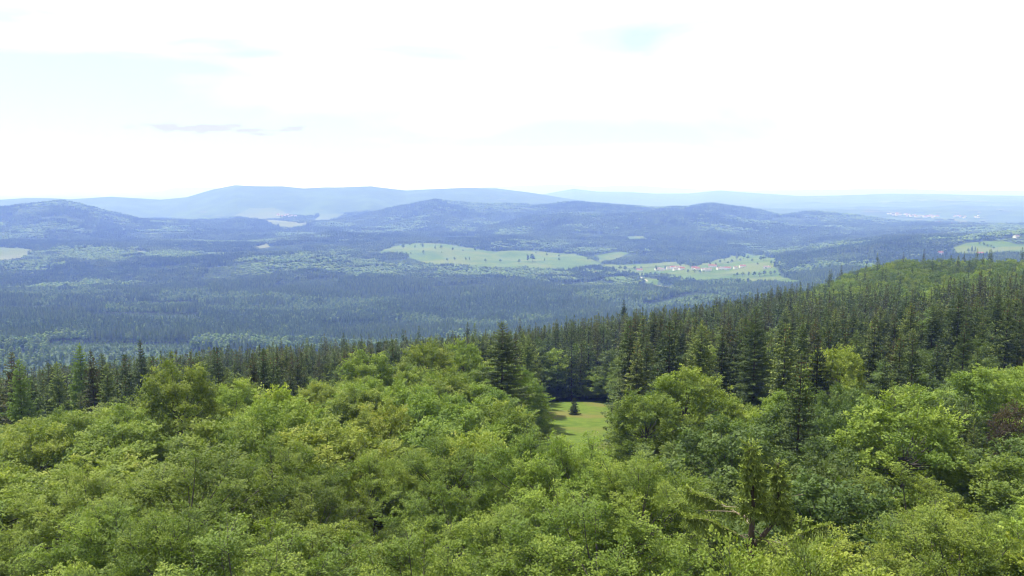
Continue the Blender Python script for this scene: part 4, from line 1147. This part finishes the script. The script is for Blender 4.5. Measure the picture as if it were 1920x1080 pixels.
# ------------------------------------------------------------------ double topped spruce in the foreground
def double_spruce():
    g = np.random.default_rng(404)
    r = 27.0
    def P(xp, yp, dr=0.):
        a, s = ray(xp, yp); q = r + dr
        return np.array([math.sin(a) * q, math.cos(a) * q, float(s) * q])
    foot = P(1408, 1075); gz_ = float(zg(foot[0], foot[1]))
    base = np.array([foot[0], foot[1], gz_ - .2])
    e = link('spruce_tree', None); e.location = base
    tag(e, 'broken double-topped spruce with bare lower branches in the right foreground', 'spruce tree')
    wood = Acc(); dead = Acc(); fol = Acc()
    def T(pts, rad, acc=wood, s=6): acc.add(*tube(np.array(pts) - base, rad, s))
    T([base, foot, P(1408, 1010), P(1412, 960), P(1410, 900), P(1409, 838)], [.26, .12, .10, .075, .05, .008], s=8)
    T([P(1408, 1030), P(1430, 1005, .3), P(1455, 975, .5), P(1461, 930, .5), P(1459, 872, .5)], [.09, .08, .06, .05, .008], s=7)
    branches = []   # path, droop strength, density
    def br(pts, rad, dens=1.0, d=None): 
        T(pts, np.linspace(rad, .006, len(pts)), acc=(dead if d else wood), s=5); branches.append((np.array(pts), dens))
    br([P(1405, 1012), P(1370, 995, -.5), P(1330, 975, -.9), P(1285, 968, -1.3)], .028, 1.9, True)
    br([P(1405, 975), P(1370, 955, .3), P(1335, 935, .4), P(1300, 925, .2), P(1290, 915, .2)], .026, 1.9, True)
    br([P(1470, 1022, .3), P(1500, 1003, 0), P(1525, 990, -.2), P(1548, 985, -.5)], .030, 2.0, True)
    br([P(1410, 1030), P(1400, 1050, -.6), P(1370, 1062, -1.2)], .03, .6)
    br([P(1455, 985, .5), P(1490, 975, .7), P(1520, 975, 1)], .03, .9)
    br([P(1408, 990), P(1395, 965, 1), P(1385, 940, 1.5)], .03, .5, True)
    br([P(1412, 1005), P(1440, 1015, -.8), P(1455, 1035, -1.4)], .03, .8)
    # short bare snags
    for k in range(16):
        y0 = g.uniform(930, 1020); p = P(1409 + (0 if k % 2 else 48), y0, .0 if k % 2 else .5)
        q = p + np.array([g.normal(0, .45), g.normal(0, .45), g.uniform(-.1, .35)])
        T([p, (p + q) / 2 + [0, 0, .04], q], [.014, .009, .003], acc=dead, s=4)
    # whorls of the two tops
    def top(path, L0, n):
        path = np.array(path)
        for k in range(n):
            t = k / n; f = t * (len(path) - 1); i = min(int(f), len(path) - 2); p = path[i] + (path[i + 1] - path[i]) * (f - i)
            l = L0 * (.18 + .82 * t ** .6) * g.uniform(.6, 1.2); th = k * 2.4 + g.normal(0, .3)
            d = np.array([math.cos(th), math.sin(th), 0])
            up = np.interp(t, [0, .25, 1], [.8, .2, -.25])
            pts = [p, p + d * l * .5 + [0, 0, up * l * .45], p + d * l + [0, 0, up * l * .7]]
            T(pts, [.016, .010, .003], s=4); branches.append((np.array(pts), 1.25))
    top([P(1409, 836), P(1410, 880), P(1411, 925), P(1411, 955)], .50, 40)
    top([P(1459, 870, .5), P(1460, 900, .5), P(1461, 940, .5), P(1458, 972, .5)], .42, 32)
    for pts, dens in branches:
        seg = np.linalg.norm(np.diff(pts, axis=0), axis=1); Ls = seg.sum(); n = int(Ls * 62 * dens) + 8
        t = g.uniform(.12, 1, n) ** .8; cum = np.concatenate([[0], np.cumsum(seg)]) / Ls
        p = np.stack([np.interp(t, cum, pts[:, i]) for i in range(3)], 1) - base
        ax = norm((pts[-1] - pts[0])[None])[0]
        sd = norm(np.cross(ax, [0, 0, 1.])[None])[0]
        sg = g.choice([-1., 1.], n)[:, None]
        hang = (g.random(n) < .6)[:, None]
        d = np.where(hang, np.array([0, 0, -1.]) + ax * .25 + sd * g.normal(0, .3, (n, 1)), ax * .8 + sd * sg * .8 + [0, 0, .12]) + g.normal(0, .12, (n, 3))
        d = norm(d); tl = np.where(hang[:, 0], g.uniform(.12, .48, n), g.uniform(.1, .30, n))
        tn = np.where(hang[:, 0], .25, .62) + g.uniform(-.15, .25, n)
        for q in range(5):
            pp = p + d * (tl * q / 5)[:, None]
            dd = norm(d + g.normal(0, .4, (n, 3)))
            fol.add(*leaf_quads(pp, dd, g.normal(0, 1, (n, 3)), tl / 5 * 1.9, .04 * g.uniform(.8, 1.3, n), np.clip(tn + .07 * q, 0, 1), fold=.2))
    link('trunk', wood.mesh('trunk', [M_sbark]), e)
    link('dead_branch', dead.mesh('dead_branch', [M_dead]), e)
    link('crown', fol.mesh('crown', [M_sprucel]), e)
double_spruce()

# ------------------------------------------------------------------ haze
def haze():
    m, N, K = newmat('haze')
    out = N.new('ShaderNodeOutputMaterial'); v = N.new('ShaderNodeVolumePrincipled')
    v.inputs['Color'].default_value = (.20, .32, 1.0, 1)
    v.inputs['Absorption Color'].default_value = (1, 1, 1, 1)
    v.inputs['Density'].default_value = 1.6e-4
    v.inputs['Anisotropy'].default_value = 0.1
    K(v.outputs[0], out.inputs['Volume'])
    V, Q = box(0, 0, float(GZ.min()) - 1.5, 110, 126000, 126000)
    o = link('haze', build_mesh('haze', V, Q, m)); tag(o, 'pale blue haze lying over the far hills', 'haze', None, 'stuff')
haze()
print('all done')
